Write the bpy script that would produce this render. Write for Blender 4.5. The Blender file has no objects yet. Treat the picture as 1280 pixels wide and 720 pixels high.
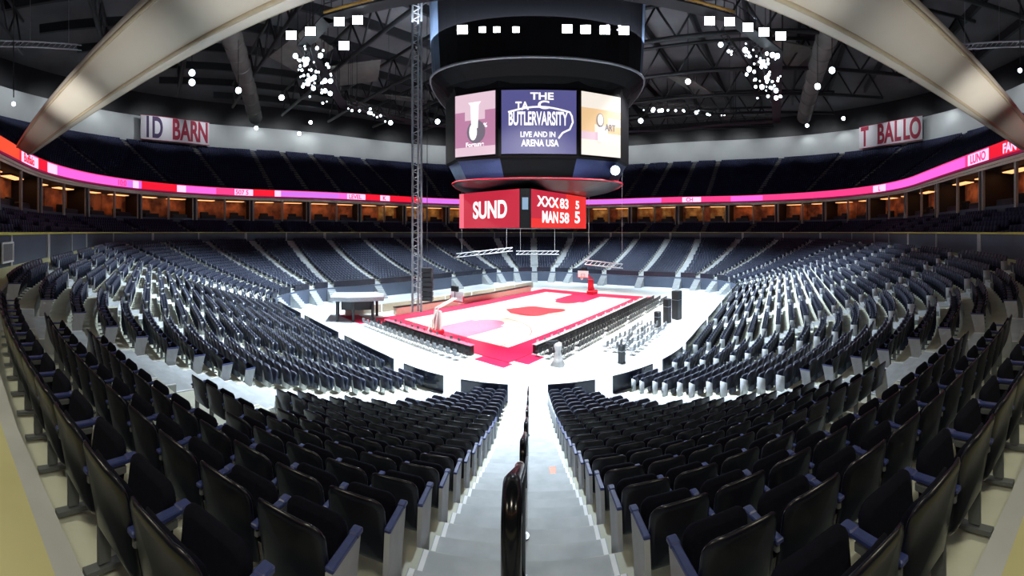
import bpy, math, random
import numpy as np
from mathutils import Vector, Matrix
random.seed(7)
rng = np.random.default_rng(7)
SC = bpy.context.scene
C = SC.collection
PI = math.pi

# ---------------------------------------------------------------- camera, world, lights, exposure
EYE = Vector((0.10, 0.0, 10.0))
HEAD = 0.045                                   # the camera looks a little left of the aisle
K = 500.0                                      # pixels per radian on the 1280 px wide cylinder
cd = bpy.data.cameras.new('camera')
cd.type = 'PANO'
cd.panorama_type = 'CENTRAL_CYLINDRICAL'
cd.central_cylindrical_range_u_min = -640.0 / K
cd.central_cylindrical_range_u_max = 640.0 / K
cd.central_cylindrical_range_v_min = -430.0 / K
cd.central_cylindrical_range_v_max = 290.0 / K
cd.central_cylindrical_radius = 1.0
cd.clip_start = 0.05
cd.clip_end = 600
cam = bpy.data.objects.new('camera', cd)
C.objects.link(cam)
cam.location = EYE
cam.rotation_euler = (PI / 2, 0, HEAD)
SC.camera = cam

SC.view_settings.view_transform = 'Standard'
SC.view_settings.look = 'None'
SC.view_settings.gamma = 1
SC.view_settings.use_curve_mapping = False
SC.view_settings.exposure = 0.0

w = bpy.data.worlds.new('world')
SC.world = w
w.use_nodes = True
w.node_tree.nodes['Background'].inputs[0].default_value = (0.05, 0.06, 0.08, 1)
w.node_tree.nodes['Background'].inputs[1].default_value = 0.3

# the bowl: a rounded rectangle about the court centre; the camera stands on its corner axis
A_CORE, B_CORE, R0 = 16.0, 11.0, 11.0
CAMOFF = 19.85
PHI0 = 144.0
UX = Vector((0.5878, 0.8090)); VX = Vector((0.8090, -0.5878))      # court long axis / short axis in the world
NC = Vector((math.cos(math.radians(PHI0)), math.sin(math.radians(PHI0))))
LS = Vector((-A_CORE, B_CORE)) + NC * (R0 + CAMOFF)
CC = -(UX * LS[0] + VX * LS[1])                                    # world position of the court centre


def W(l, s):
    p = CC + UX * l + VX * s
    return (p[0], p[1])


def area(name, loc, tgt, size, energy, col=(1, 1, 1), spread=180):
    l = bpy.data.lights.new(name, 'AREA')
    l.shape = 'SQUARE'; l.size = size; l.energy = energy; l.color = col
    l.spread = math.radians(spread)
    o = bpy.data.objects.new(name, l)
    C.objects.link(o)
    o.location = loc
    d = Vector(tgt) - Vector(loc)
    o.rotation_euler = d.to_track_quat('-Z', 'Y').to_euler()
    return o


def spot(name, loc, tgt, energy, ang=60, col=(1, 1, 1), r=0.5, blend=0.6):
    l = bpy.data.lights.new(name, 'SPOT')
    l.energy = energy; l.color = col; l.spot_size = math.radians(ang); l.spot_blend = blend
    l.shadow_soft_size = r
    o = bpy.data.objects.new(name, l)
    C.objects.link(o)
    o.location = loc
    d = Vector(tgt) - Vector(loc)
    o.rotation_euler = d.to_track_quat('-Z', 'Y').to_euler()
    return o


COOL = (0.76, 0.88, 1.0)
# sports lighting hung from the catwalk ring, aimed at the court
for (l_, s_) in ((-18, -14), (-18, 14), (0, -18), (0, 18), (18, -14), (18, 14)):
    x, y = W(l_, s_)
    tx, ty = W(l_ * 0.35, s_ * 0.2)
    spot('court_spot', (x, y, 29.0), (tx, ty, 0), 48000, 62, (1, 0.98, 0.94), 0.6)
# bowl lighting: floods aimed at the lower stands
for k in range(14):
    a = 2 * PI * k / 14 + 0.2
    x, y = W(20 * math.cos(a), 16 * math.sin(a))
    tx, ty = W(33 * math.cos(a), 27 * math.sin(a))
    near_cam = ty < 22
    spot('bowl_spot', (x, y, 29.0), (tx, ty, 3), 115000 if near_cam else (105000 if ty < 52 else 58000), 64 if ty < 52 else 54, COOL, 0.7, 0.9)
# spill that washes the roof steel and the upper tier wall
cx, cy = W(0, 0)
area('roof_wash', (cx, cy, 31), (cx, cy, 45), 26, 34000, (0.8, 0.88, 1.0))
# warm ceiling lamps over the concourse landing behind the top row
area('concourse_lamp', (-4.5, -0.5, 12.0), (-4.2, 0.4, 8), 0.5, 62, (1.0, 0.94, 0.70))
area('concourse_lamp', (4.5, -0.5, 12.0), (4.2, 0.4, 8), 0.5, 62, (1.0, 0.94, 0.70))
area('concourse_lamp', (0.0, -0.55, 12.2), (0.0, 1.5, 8), 0.5, 60, (1.0, 0.93, 0.75))


# ---------------------------------------------------------------- materials
def lin(c):
    return tuple(((v / 255) / 12.92 if v / 255 <= 0.04045 else ((v / 255 + 0.055) / 1.055) ** 2.4) for v in c)


def mat(name, col, rough=0.6, metal=0.0, noise=0.0, scale=6.0, emit=None, estr=0.0, col2=None, spec=0.5, bump=0.0):
    m = bpy.data.materials.new(name)
    m.use_nodes = True
    nt = m.node_tree
    b = nt.nodes['Principled BSDF']
    b.inputs['Base Color'].default_value = (*col, 1)
    b.inputs['Roughness'].default_value = rough
    b.inputs['Metallic'].default_value = metal
    b.inputs['Specular IOR Level'].default_value = spec
    if noise > 0 or col2:
        tc = nt.nodes.new('ShaderNodeTexCoord')
        n = nt.nodes.new('ShaderNodeTexNoise')
        n.inputs['Scale'].default_value = scale
        n.inputs['Detail'].default_value = 5
        r = nt.nodes.new('ShaderNodeValToRGB')
        c2 = col2 or tuple(min(1, v * (1 + noise)) for v in col)
        c1 = col if col2 else tuple(v * (1 - noise) for v in col)
        r.color_ramp.elements[0].position = 0.35
        r.color_ramp.elements[1].position = 0.65
        r.color_ramp.elements[0].color = (*c1, 1)
        r.color_ramp.elements[1].color = (*c2, 1)
        nt.links.new(tc.outputs['Object'], n.inputs['Vector'])
        nt.links.new(n.outputs['Fac'], r.inputs['Fac'])
        nt.links.new(r.outputs['Color'], b.inputs['Base Color'])
        if bump:
            bp = nt.nodes.new('ShaderNodeBump')
            bp.inputs['Strength'].default_value = bump
            nt.links.new(n.outputs['Fac'], bp.inputs['Height'])
            nt.links.new(bp.outputs['Normal'], b.inputs['Normal'])
    if emit:
        b.inputs['Emission Color'].default_value = (*emit, 1)
        b.inputs['Emission Strength'].default_value = estr
    return m


def screen_mat(name, rgb, strength=1.0):
    c = lin(rgb)
    return mat(name, tuple(v * 0.05 for v in c), 0.5, emit=c, estr=strength)


M = {}
M['concrete'] = mat('concrete', (0.50, 0.52, 0.53), 0.8, noise=0.08, scale=1.5)
M['step'] = mat('aisle_step', (0.42, 0.45, 0.46), 0.7, noise=0.10, scale=3)
M['tread'] = mat('row_tread', (0.56, 0.57, 0.46), 0.75, noise=0.08, scale=2)
M['landing'] = mat('landing_floor', (0.60, 0.57, 0.30), 0.6, noise=0.06, scale=1.2)
M['strip'] = mat('white_edge_strip', (0.85, 0.86, 0.86), 0.6, noise=0.03)
M['floor'] = mat('arena_floor', (0.66, 0.70, 0.69), 0.45, noise=0.05, scale=0.5)
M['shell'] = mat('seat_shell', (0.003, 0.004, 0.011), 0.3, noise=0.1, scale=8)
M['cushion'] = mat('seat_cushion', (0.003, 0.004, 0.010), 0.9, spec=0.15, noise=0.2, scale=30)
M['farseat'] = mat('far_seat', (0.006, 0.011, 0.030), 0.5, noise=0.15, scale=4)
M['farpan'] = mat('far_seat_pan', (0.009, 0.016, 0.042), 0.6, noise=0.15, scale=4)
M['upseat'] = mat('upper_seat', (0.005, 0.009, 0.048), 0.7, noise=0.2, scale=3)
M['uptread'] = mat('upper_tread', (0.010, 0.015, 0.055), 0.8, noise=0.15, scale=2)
M['upaisle'] = mat('upper_aisle_step', (0.16, 0.15, 0.13), 0.8, noise=0.15, scale=2)
M['arm'] = mat('blue_armrest', (0.035, 0.05, 0.17), 0.35, noise=0.1, scale=20)
M['standard'] = mat('grey_seat_standard', (0.42, 0.44, 0.46), 0.5, noise=0.05, scale=9)
M['leg_paint'] = mat('grey_leg', (0.13, 0.14, 0.15), 0.5, noise=0.05, scale=9)
M['fascia'] = mat('navy_fascia', (0.075, 0.095, 0.140), 0.6, noise=0.08, scale=0.4)
M['cream'] = mat('cream_trim', (0.80, 0.72, 0.58), 0.5, noise=0.05)
M['yellow'] = mat('yellow_rail', (0.62, 0.60, 0.10), 0.45, noise=0.05)
M['column'] = mat('cream_column', (0.40, 0.38, 0.35), 0.6, noise=0.06)
M['darkbox'] = mat('dark_panel', (0.012, 0.013, 0.016), 0.5, noise=0.1)
M['suite'] = mat('suite_wall', (0.85, 0.30, 0.10), 0.7, col2=(0.20, 0.06, 0.03), scale=0.5)
M['suite_y'] = mat('suite_wall_yellow', (0.95, 0.75, 0.25), 0.7, col2=(0.30, 0.13, 0.03), scale=0.5)
M['suiteglow'] = mat('suite_glow_panel', (0.5, 0.2, 0.1), emit=(1.0, 0.42, 0.16), estr=1.9)
M['white_wall'] = mat('upper_wall', (0.34, 0.36, 0.37), 0.7, noise=0.06, scale=0.15)
M['roof'] = mat('roof_deck', (0.13, 0.13, 0.14), 0.8, noise=0.2, scale=0.12)
M['steel'] = mat('dark_steel', (0.022, 0.024, 0.028), 0.5, 0.2, noise=0.1)
M['greysteel'] = mat('grey_steel', (0.28, 0.30, 0.33), 0.4, 0.5, noise=0.1)
M['duct'] = mat('duct', (0.16, 0.155, 0.145), 0.5, 0.1, noise=0.12, scale=0.6)
M['beam'] = mat('beam_cladding', (0.50, 0.465, 0.41), 0.38, 0.0, noise=0.05, scale=0.3)
M['beamtrim'] = mat('beam_trim', (0.36, 0.31, 0.22), 0.5, noise=0.05)
M['lamp'] = mat('flood_lens', (1, 1, 1), emit=(0.92, 0.97, 1.0), estr=14)
M['lamp2'] = mat('par_lens', (1, 1, 1), emit=(0.78, 0.92, 1.0), estr=9)
M['black'] = mat('black_metal', (0.008, 0.009, 0.011), 0.3, 0.3, noise=0.1)
M['rail'] = mat('black_handrail', (0.006, 0.007, 0.010), 0.18, 0.2, noise=0.1)
M['gold'] = mat('orange_rail', (0.42, 0.24, 0.05), 0.5, noise=0.1)
M['crimson'] = mat('crimson_paint', lin((214, 20, 72)), 0.5, noise=0.05)
M['logo'] = mat('crimson_logo', lin((196, 14, 48)), 0.5, noise=0.12, scale=1.5)
M['pinkpaint'] = mat('pale_crimson_stain', lin((236, 120, 150)), 0.5, noise=0.08)
M['line'] = mat('court_line', lin((150, 20, 50)), 0.5, noise=0.05)
M['pad'] = mat('crimson_pad', lin((190, 10, 48)), 0.55, noise=0.05)
M['white'] = mat('white_paint', (0.8, 0.8, 0.8), 0.5, noise=0.03)
M['glass'] = mat('backboard', (0.75, 0.8, 0.85), 0.1, noise=0.02)
M['orange'] = mat('hoop_orange', (0.8, 0.15, 0.02), 0.5, noise=0.05)
M['creamboard'] = mat('cream_board', (0.55, 0.50, 0.40), 0.5, noise=0.05)
M['greycloth'] = mat('grey_cloth', (0.30, 0.31, 0.33), 0.7, noise=0.1)
M['chair'] = mat('black_chair', (0.010, 0.010, 0.014), 0.4, noise=0.1)
M['chairgrey'] = mat('grey_chair', (0.25, 0.27, 0.29), 0.5, noise=0.15)
M['barrier'] = mat('barrier', (0.012, 0.016, 0.030), 0.25, noise=0.1)
M['board_body'] = mat('scoreboard_shell', (0.003, 0.003, 0.004), 0.5, spec=0.12, noise=0.1)
M['board_blue'] = mat('scoreboard_skirt', (0.035, 0.05, 0.16), 0.4, noise=0.1)
M['board_steel'] = mat('scoreboard_side', (0.09, 0.13, 0.20), 0.35, 0.2, noise=0.25, scale=0.5)
M['bannerwhite'] = mat('banner_white', (0.42, 0.40, 0.44), 0.8, noise=0.04)
M['bannerred'] = mat('banner_red', (0.22, 0.008, 0.03), 0.8, noise=0.1)
M['bannernavy'] = mat('banner_navy', (0.03, 0.015, 0.06), 0.8, noise=0.1)
M['s_purple'] = screen_mat('screen_purple', (88, 86, 142))
M['s_pink'] = screen_mat('screen_pink', (190, 130, 165))
M['s_palepink'] = screen_mat('screen_pale_pink', (232, 200, 215))
M['s_white'] = screen_mat('screen_white', (250, 248, 250), 1.15)
M['s_cream'] = screen_mat('screen_cream', (248, 238, 226))
M['s_orange'] = screen_mat('screen_orange', (240, 200, 150))
M['s_grey'] = screen_mat('screen_grey', (120, 110, 125))
M['s_red'] = screen_mat('screen_red', (196, 38, 62))
M['s_red2'] = screen_mat('screen_red_bright', (235, 52, 48))
M['s_rim'] = screen_mat('screen_rim', (240, 110, 130))
M['s_clock'] = screen_mat('screen_clock', (130, 160, 190))
M['r_red'] = screen_mat('ribbon_red', (228, 22, 48), 1.2)
M['r_orange'] = screen_mat('ribbon_orange', (250, 80, 50), 1.1)
M['r_pink'] = screen_mat('ribbon_pink', (232, 96, 205), 1.3)
M['r_violet'] = screen_mat('ribbon_violet', (208, 112, 226), 1.2)
M['r_rose'] = screen_mat('ribbon_rose', (238, 60, 130), 1.2)
M['r_white'] = screen_mat('ribbon_white', (250, 200, 245), 1.3)
M['r_dark'] = screen_mat('ribbon_dark', (130, 10, 60), 1.0)

# court wood: plank pattern
m = mat('court_wood', (0.74, 0.66, 0.52), 0.3)
nt = m.node_tree
b = nt.nodes['Principled BSDF']
tc = nt.nodes.new('ShaderNodeTexCoord')
br = nt.nodes.new('ShaderNodeTexBrick')
br.inputs['Scale'].default_value = 1.0
br.inputs['Brick Width'].default_value = 2.4
br.inputs['Row Height'].default_value = 0.09
br.inputs['Mortar Size'].default_value = 0.002
br.inputs['Color1'].default_value = (0.80, 0.76, 0.66, 1)
br.inputs['Color2'].default_value = (0.74, 0.70, 0.60, 1)
br.inputs['Mortar'].default_value = (0.5, 0.42, 0.3, 1)
nt.links.new(tc.outputs['Object'], br.inputs['Vector'])
nt.links.new(br.outputs['Color'], b.inputs['Base Color'])
M['wood'] = m


# ---------------------------------------------------------------- helpers
class MB:
    def __init__(s):
        s.v = []; s.f = []; s.m = []; s.mats = []

    def mi(s, m):
        if m not in s.mats: s.mats.append(m)
        return s.mats.index(m)

    def add(s, vs, fs, m=None):
        b = len(s.v)
        s.v += [tuple(v) for v in vs]
        k = s.mi(m) if m else 0
        for f in fs:
            s.f.append([b + i for i in f]); s.m.append(k)
        return s

    def box(s, c, d, m=None, rz=0, mtx=None, bev=0.0):
        x, y, z = [v / 2 for v in d]
        if bev > 0:
            q = min(bev, x * 0.45, y * 0.45, z * 0.45)
            vs = []
            for zz, e in ((-z, q), (-z + q, 0), (z - q, 0), (z, q)):
                X, Y = x - e, y - e
                c_ = q
                vs += [(-X + c_, -Y, zz), (X - c_, -Y, zz), (X, -Y + c_, zz), (X, Y - c_, zz), (X - c_, Y, zz), (-X + c_, Y, zz), (-X, Y - c_, zz), (-X, -Y + c_, zz)]
            fs = [list(range(7, -1, -1)), list(range(24, 32))]
            for r in range(3):
                for i in range(8):
                    j = (i + 1) % 8
                    fs.append([r * 8 + i, r * 8 + j, r * 8 + 8 + j, r * 8 + 8 + i])
        else:
            vs = [(-x, -y, -z), (x, -y, -z), (x, y, -z), (-x, y, -z), (-x, -y, z), (x, -y, z), (x, y, z), (-x, y, z)]
            fs = [[0, 3, 2, 1], [4, 5, 6, 7], [0, 1, 5, 4], [1, 2, 6, 5], [2, 3, 7, 6], [3, 0, 4, 7]]
        cr, sr = math.cos(rz), math.sin(rz)
        out = []
        for v in vs:
            p = Vector((v[0] * cr - v[1] * sr + c[0], v[0] * sr + v[1] * cr + c[1], v[2] + c[2]))
            if mtx: p = mtx @ p
            out.append(p)
        return s.add(out, fs, m)

    def tube(s, pts, r, m=None, n=8, close=False):
        pts = [Vector(p) for p in pts]
        N = len(pts)
        vs = []; prev = None
        for i, p in enumerate(pts):
            if close: t = pts[(i + 1) % N] - pts[i - 1]
            elif i == 0: t = pts[1] - pts[0]
            elif i == N - 1: t = pts[-1] - pts[-2]
            else: t = (pts[i + 1] - p).normalized() + (p - pts[i - 1]).normalized()
            if t.length < 1e-9: t = Vector((0, 0, 1))
            t.normalize()
            if prev is None:
                a = Vector((0, 0, 1)) if abs(t.z) < 0.9 else Vector((1, 0, 0))
                u = t.cross(a).normalized()
            else:
                u = (prev - t * prev.dot(t))
                u = u.normalized() if u.length > 1e-6 else t.orthogonal().normalized()
            prev = u
            w_ = t.cross(u)
            for k in range(n):
                a = 2 * PI * k / n
                vs.append(p + (u * math.cos(a) + w_ * math.sin(a)) * r)
        fs = []
        for i in range(N if close else N - 1):
            j = (i + 1) % N
            for k in range(n):
                l = (k + 1) % n
                fs.append([i * n + k, i * n + l, j * n + l, j * n + k])
        if not close:
            fs.append(list(range(n - 1, -1, -1)))
            fs.append([(N - 1) * n + k for k in range(n)])
        return s.add(vs, fs, m)

    def prism(s, poly, z0, z1, m=None):
        n = len(poly)
        vs = [(p[0], p[1], z0) for p in poly] + [(p[0], p[1], z1) for p in poly]
        fs = [list(range(n - 1, -1, -1)), list(range(n, 2 * n))]
        for i in range(n):
            j = (i + 1) % n
            fs.append([i, j, n + j, n + i])
        return s.add(vs, fs, m)

    def build(s, name, m=None, parent=None, smooth=False, link=True):
        me = bpy.data.meshes.new(name)
        me.from_pydata(s.v, [], s.f)
        if s.mats:
            for k in s.mats: me.materials.append(M[k] if isinstance(k, str) else k)
            me.polygons.foreach_set('material_index', s.m)
        elif m:
            me.materials.append(M[m])
        if smooth: me.polygons.foreach_set('use_smooth', [True] * len(me.polygons))
        me.update()
        if not link: return me
        return obj(name, me, parent)


def obj(name, me, parent=None, mtx=None):
    o = bpy.data.objects.new(name, me)
    C.objects.link(o)
    if parent: o.parent = parent
    return o


def tag(o, label=None, cat=None, group=None, kind=None):
    if label: o['label'] = label
    if cat: o['category'] = cat
    if group: o['group'] = group
    if kind: o['kind'] = kind
    return o


def struct(o, label=None, cat=None):
    o['kind'] = 'structure'
    if label: o['label'] = label
    if cat: o['category'] = cat
    return o


def empty(name, loc, rz=0):
    o = bpy.data.objects.new(name, None)
    C.objects.link(o)
    o.location = loc; o.rotation_euler = (0, 0, rz); o.empty_display_size = 0.1
    return o


ORD = ['zeroth', 'first', 'second', 'third', 'fourth', 'fifth', 'sixth', 'seventh', 'eighth', 'ninth', 'tenth', 'eleventh', 'twelfth',
       'thirteenth', 'fourteenth', 'fifteenth', 'sixteenth', 'seventeenth', 'eighteenth', 'nineteenth', 'twentieth', 'twenty-first',
       'twenty-second', 'twenty-third', 'twenty-fourth', 'twenty-fifth', 'twenty-sixth', 'twenty-seventh', 'twenty-eighth', 'twenty-ninth', 'thirtieth']
ORD += ['%dth' % i for i in range(31, 60)]


# ring path: list of (kind, length or angle); walk from the camera axis to the left (court phi grows)
def ring_samples(astep=3.0, lstep=2.0):
    """[(core l, core s, phi deg)] around the whole bowl"""
    out = []

    def arc(c, p0, p1):
        n = max(1, int(round(abs(p1 - p0) / astep)))
        for i in range(n): out.append((c[0], c[1], p0 + (p1 - p0) * i / n))

    def line(c0, c1, phi):
        L = math.hypot(c1[0] - c0[0], c1[1] - c0[1])
        n = max(1, int(round(L / lstep)))
        for i in range(n): out.append((c0[0] + (c1[0] - c0[0]) * i / n, c0[1] + (c1[1] - c0[1]) * i / n, phi))
    a, b_ = A_CORE, B_CORE
    arc((-a, b_), 144, 180)
    line((-a, b_), (-a, -b_), 180)
    arc((-a, -b_), 180, 270)
    line((-a, -b_), (a, -b_), 270)
    arc((a, -b_), 270, 360)
    line((a, -b_), (a, b_), 0)
    arc((a, b_), 0, 90)
    line((a, b_), (-a, b_), 90)
    arc((-a, b_), 90, 144)
    return out


def ring_pt(u, off):
    l, s, phi = u
    p = math.radians(phi)
    return W(l + math.cos(p) * (R0 + off), s + math.sin(p) * (R0 + off))


def normal(u):
    p = math.radians(u[2])
    n = UX * math.cos(p) + VX * math.sin(p)
    return Vector((n[0], n[1], 0))




def AW(ai):
    """half width of an aisle"""
    return 0.86 if ai == 0 else (1.15 if ai in (1, len(AISLES) - 1) else 0.6)


RS = ring_samples()


def loft_ring(prof, mats, name, closed_ring=True, samples=None):
    """prof: [(off,z)]; mats[i] is the material of the face strip i -> i+1"""
    us = samples or RS
    mb = MB()
    n, k = len(us), len(prof)
    vs = []
    for u in us:
        for off, z in prof:
            x, y = ring_pt(u, off)
            vs.append((x, y, z))
    mb.v = vs
    for i in range(n if closed_ring else n - 1):
        j = (i + 1) % n
        for q in range(k - 1):
            mb.f.append([i * k + q, i * k + q + 1, j * k + q + 1, j * k + q])
            mb.m.append(mb.mi(mats[q]))
    return mb.build(name)


# fine path for arc-length walking
FINE = ring_samples(0.5, 0.25)


class Ring:
    def __init__(s, off):
        s.off = off
        s.p = np.array([ring_pt(u, off) for u in FINE])
        d = np.linalg.norm(np.roll(s.p, -1, 0) - s.p, axis=1)
        s.c = np.concatenate([[0], np.cumsum(d)])
        s.L = s.c[-1]

    def at(s, t):
        t %= s.L
        i = min(int(np.searchsorted(s.c, t, 'right')) - 1, len(FINE) - 1)
        f = (t - s.c[i]) / max(1e-9, s.c[i + 1] - s.c[i])
        j = (i + 1) % len(FINE)
        p = s.p[i] * (1 - f) + s.p[j] * f
        na, nb = normal(FINE[i]), normal(FINE[j])
        nn = (na * (1 - f) + nb * f).normalized()
        return p, nn

    def s_of(s, u):
        """arc length of a sample u=(l,s,phi)"""
        x, y = ring_pt(u, s.off)
        d = (s.p[:, 0] - x) ** 2 + (s.p[:, 1] - y) ** 2
        i = int(d.argmin())
        return s.c[i]


# aisle stations round the lower bowl, walking left from the camera axis
a, b_ = A_CORE, B_CORE
AISLES = [(-a, b_, 144), (-a, b_, 162), (-a, b_, 180), (-a, 4, 180), (-a, -3.5, 180), (-a, -b_, 180), (-a, -b_, 199), (-a, -b_, 218), (-a, -b_, 237), (-a, -b_, 255),
          (-a, -b_, 270), (-8, -b_, 270), (0, -b_, 270), (8, -b_, 270), (a, -b_, 270), (a, -b_, 288), (a, -b_, 306), (a, -b_, 324), (a, -b_, 342), (a, -b_, 360),
          (a, -3.5, 0), (a, 4, 0), (a, b_, 0), (a, b_, 18), (a, b_, 36), (a, b_, 54), (a, b_, 72), (a, b_, 90), (8, b_, 90), (0, b_, 90), (-8, b_, 90),
          (-a, b_, 90), (-a, b_, 108), (-a, b_, 126)]

# ---------------------------------------------------------------- lower bowl terraces
NROW, DEP, OFF0 = 20, 0.9, 1.05
rise = np.linspace(0.215, 0.425, NROW)
rise *= 6.4 / rise.sum()
ZT = [1.95]
for r_ in rise: ZT.append(ZT[-1] + r_)                 # ZT[j] tread height of row j, ZT[20] = landing
OFFT = [OFF0 + DEP * j for j in range(NROW + 1)]        # front edge offset of row j
ZTOP = ZT[-1]
prof = [(OFF0 - 0.02, 0.0), (OFF0 - 0.02, ZT[0])]
pm = ['fascia']
for j in range(NROW):
    prof.append((OFFT[j + 1], ZT[j])); pm.append('tread')
    prof.append((OFFT[j + 1], ZT[j + 1])); pm.append('concrete')
prof.append((OFFT[-1] + 0.13, ZTOP)); pm.append('concrete')
prof.append((20.7, ZTOP)); pm.append('landing')
st = loft_ring(prof, pm, 'floor')
struct(st)
FLO = MB(); FLO.prism([ring_pt(u, OFF0) for u in RS], -0.3, 0.0, 'floor')
struct(FLO.build('ground'))
# fascia wall above the landing with a yellow-topped rail cap
struct(loft_ring([(20.7, ZTOP - 0.05), (20.7, 9.86)], ['fascia'], 'wall_fascia'))
struct(loft_ring([(20.64, 9.86), (20.64, 9.95), (20.72, 9.99), (20.90, 9.99), (20.90, 9.84), (20.64, 9.86)], ['yellow'] * 5, 'trim_rail'))

# aisle stairs: half steps, white edge strips
for ai, u in enumerate(AISLES):
    n = normal(u)
    tx = Vector((-n.y, n.x, 0))
    mb = MB(); ms = MB()
    HWd = AW(ai)
    ang = math.atan2(n.y, n.x)
    for j in range(NROW):
        for (o0, o1, z) in ((OFFT[j + 1] - 0.45, OFFT[j + 1], ZT[j] + rise[j] / 2), (OFFT[j], OFFT[j + 1] - 0.45, ZT[j] + 0.006)):
            x, y = ring_pt(u, (o0 + o1) / 2)
            zb = ZT[j] - 0.02
            mb.box((x, y, (zb + z) / 2), (o1 - o0 + 0.012, HWd * 2, z - zb), rz=ang)
            for sd in (-1, 1):
                xx, yy = x + tx.x * sd * (HWd - 0.035), y + tx.y * sd * (HWd - 0.035)
                ms.box((xx, yy, z + 0.004), (o1 - o0, 0.045, 0.012), rz=ang)
    # last steps from the bottom row down to the floor
    for q in range(7):
        z = ZT[0] * (q + 1) / 8
        x, y = ring_pt(u, OFF0 - 0.28 * (7 - q) + 0.14)
        mb.box((x, y, z / 2), (0.285, HWd * 2, z), rz=ang)
    o = mb.build('aisle_stairs', 'step')
    struct(o)
    e = ms.build('edge_strip', 'strip', o)

# vertical front barriers, one per section
RB = Ring(OFF0 + 0.02)
sec_names = {}
for ai in range(len(AISLES)):
    s0 = RB.s_of(AISLES[ai]); s1 = RB.s_of(AISLES[(ai + 1) % len(AISLES)])
    if s1 <= s0: s1 += RB.L
    s0 += 0.5 if ai else AW(0) + 0.08; s1 -= 0.5 if (ai + 1) % len(AISLES) else AW(0) + 0.08
    if s1 - s0 < 0.6: continue
    n = max(2, int((s1 - s0) / 0.8))
    mb = MB(); mt = MB()
    vs = []
    for i in range(n + 1):
        p, nn = RB.at(s0 + (s1 - s0) * i / n)
        for (o_, z) in ((-0.05, 1.97), (-0.05, 2.78), (0.03, 2.78), (0.03, 1.97)):
            vs.append((p[0] + nn.x * o_, p[1] + nn.y * o_, z))
    fs = []
    for i in range(n):
        for q in range(4):
            r = (q + 1) % 4
            fs.append([i * 4 + q, i * 4 + r, i * 4 + 4 + r, i * 4 + 4 + q])
    fs += [[3, 2, 1, 0], [n * 4, n * 4 + 1, n * 4 + 2, n * 4 + 3]]
    mb.add(vs, fs)
    o = mb.build('front_barrier', 'barrier')
    pts = []
    for i in range(n + 1):
        p, nn = RB.at(s0 + (s1 - s0) * i / n)
        pts.append((p[0], p[1], 2.80))
    mt.tube(pts, 0.03)
    mt.build('top_rail', 'black', o, True)
    if ai == 0: lb = 'dark barrier board in front of the bottom row left of the handrail aisle'
    elif ai == len(AISLES) - 1: lb = 'dark barrier board in front of the bottom row right of the handrail aisle'
    else: lb = 'dark barrier board along the floor, %s section clockwise from the handrail aisle' % ORD[ai + 1]
    tag(o, lb, 'barrier', 'barrier boards round the arena floor')

# ---------------------------------------------------------------- club tier and suites
cprof = [(20.90, 9.2)]
cm = []
for j in range(6):
    z = 9.2 + 0.43 * j
    cprof += [(20.9 + 1.1 * (j + 1), z)]; cm.append('uptread')
    cprof += [(20.9 + 1.1 * (j + 1), z + 0.43)]; cm.append('uptread')
cprof += [(27.62, 11.78), (27.62, 12.6)]; cm += ['uptread', 'fascia']
cprof += [(27.9, 12.6), (27.9, 11.9), (31.5, 11.9), (31.5, 16.4), (27.3, 16.4), (27.3, 16.65)]
cm += ['greysteel', 'fascia', 'darkbox', 'suite', 'darkbox', 'cream']
struct(loft_ring(cprof, cm, 'wall_club_tier'))
struct(loft_ring([(27.3, 16.65), (27.15, 16.68), (27.15, 16.95), (27.3, 16.95)], ['cream'] * 3, 'trim_soffit'))
# ribbon display carrier and upper deck lip
struct(loft_ring([(27.3, 16.95), (27.3, 18.75), (28.4, 18.75)], ['darkbox', 'darkbox'], 'wall_ribbon'))

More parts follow.
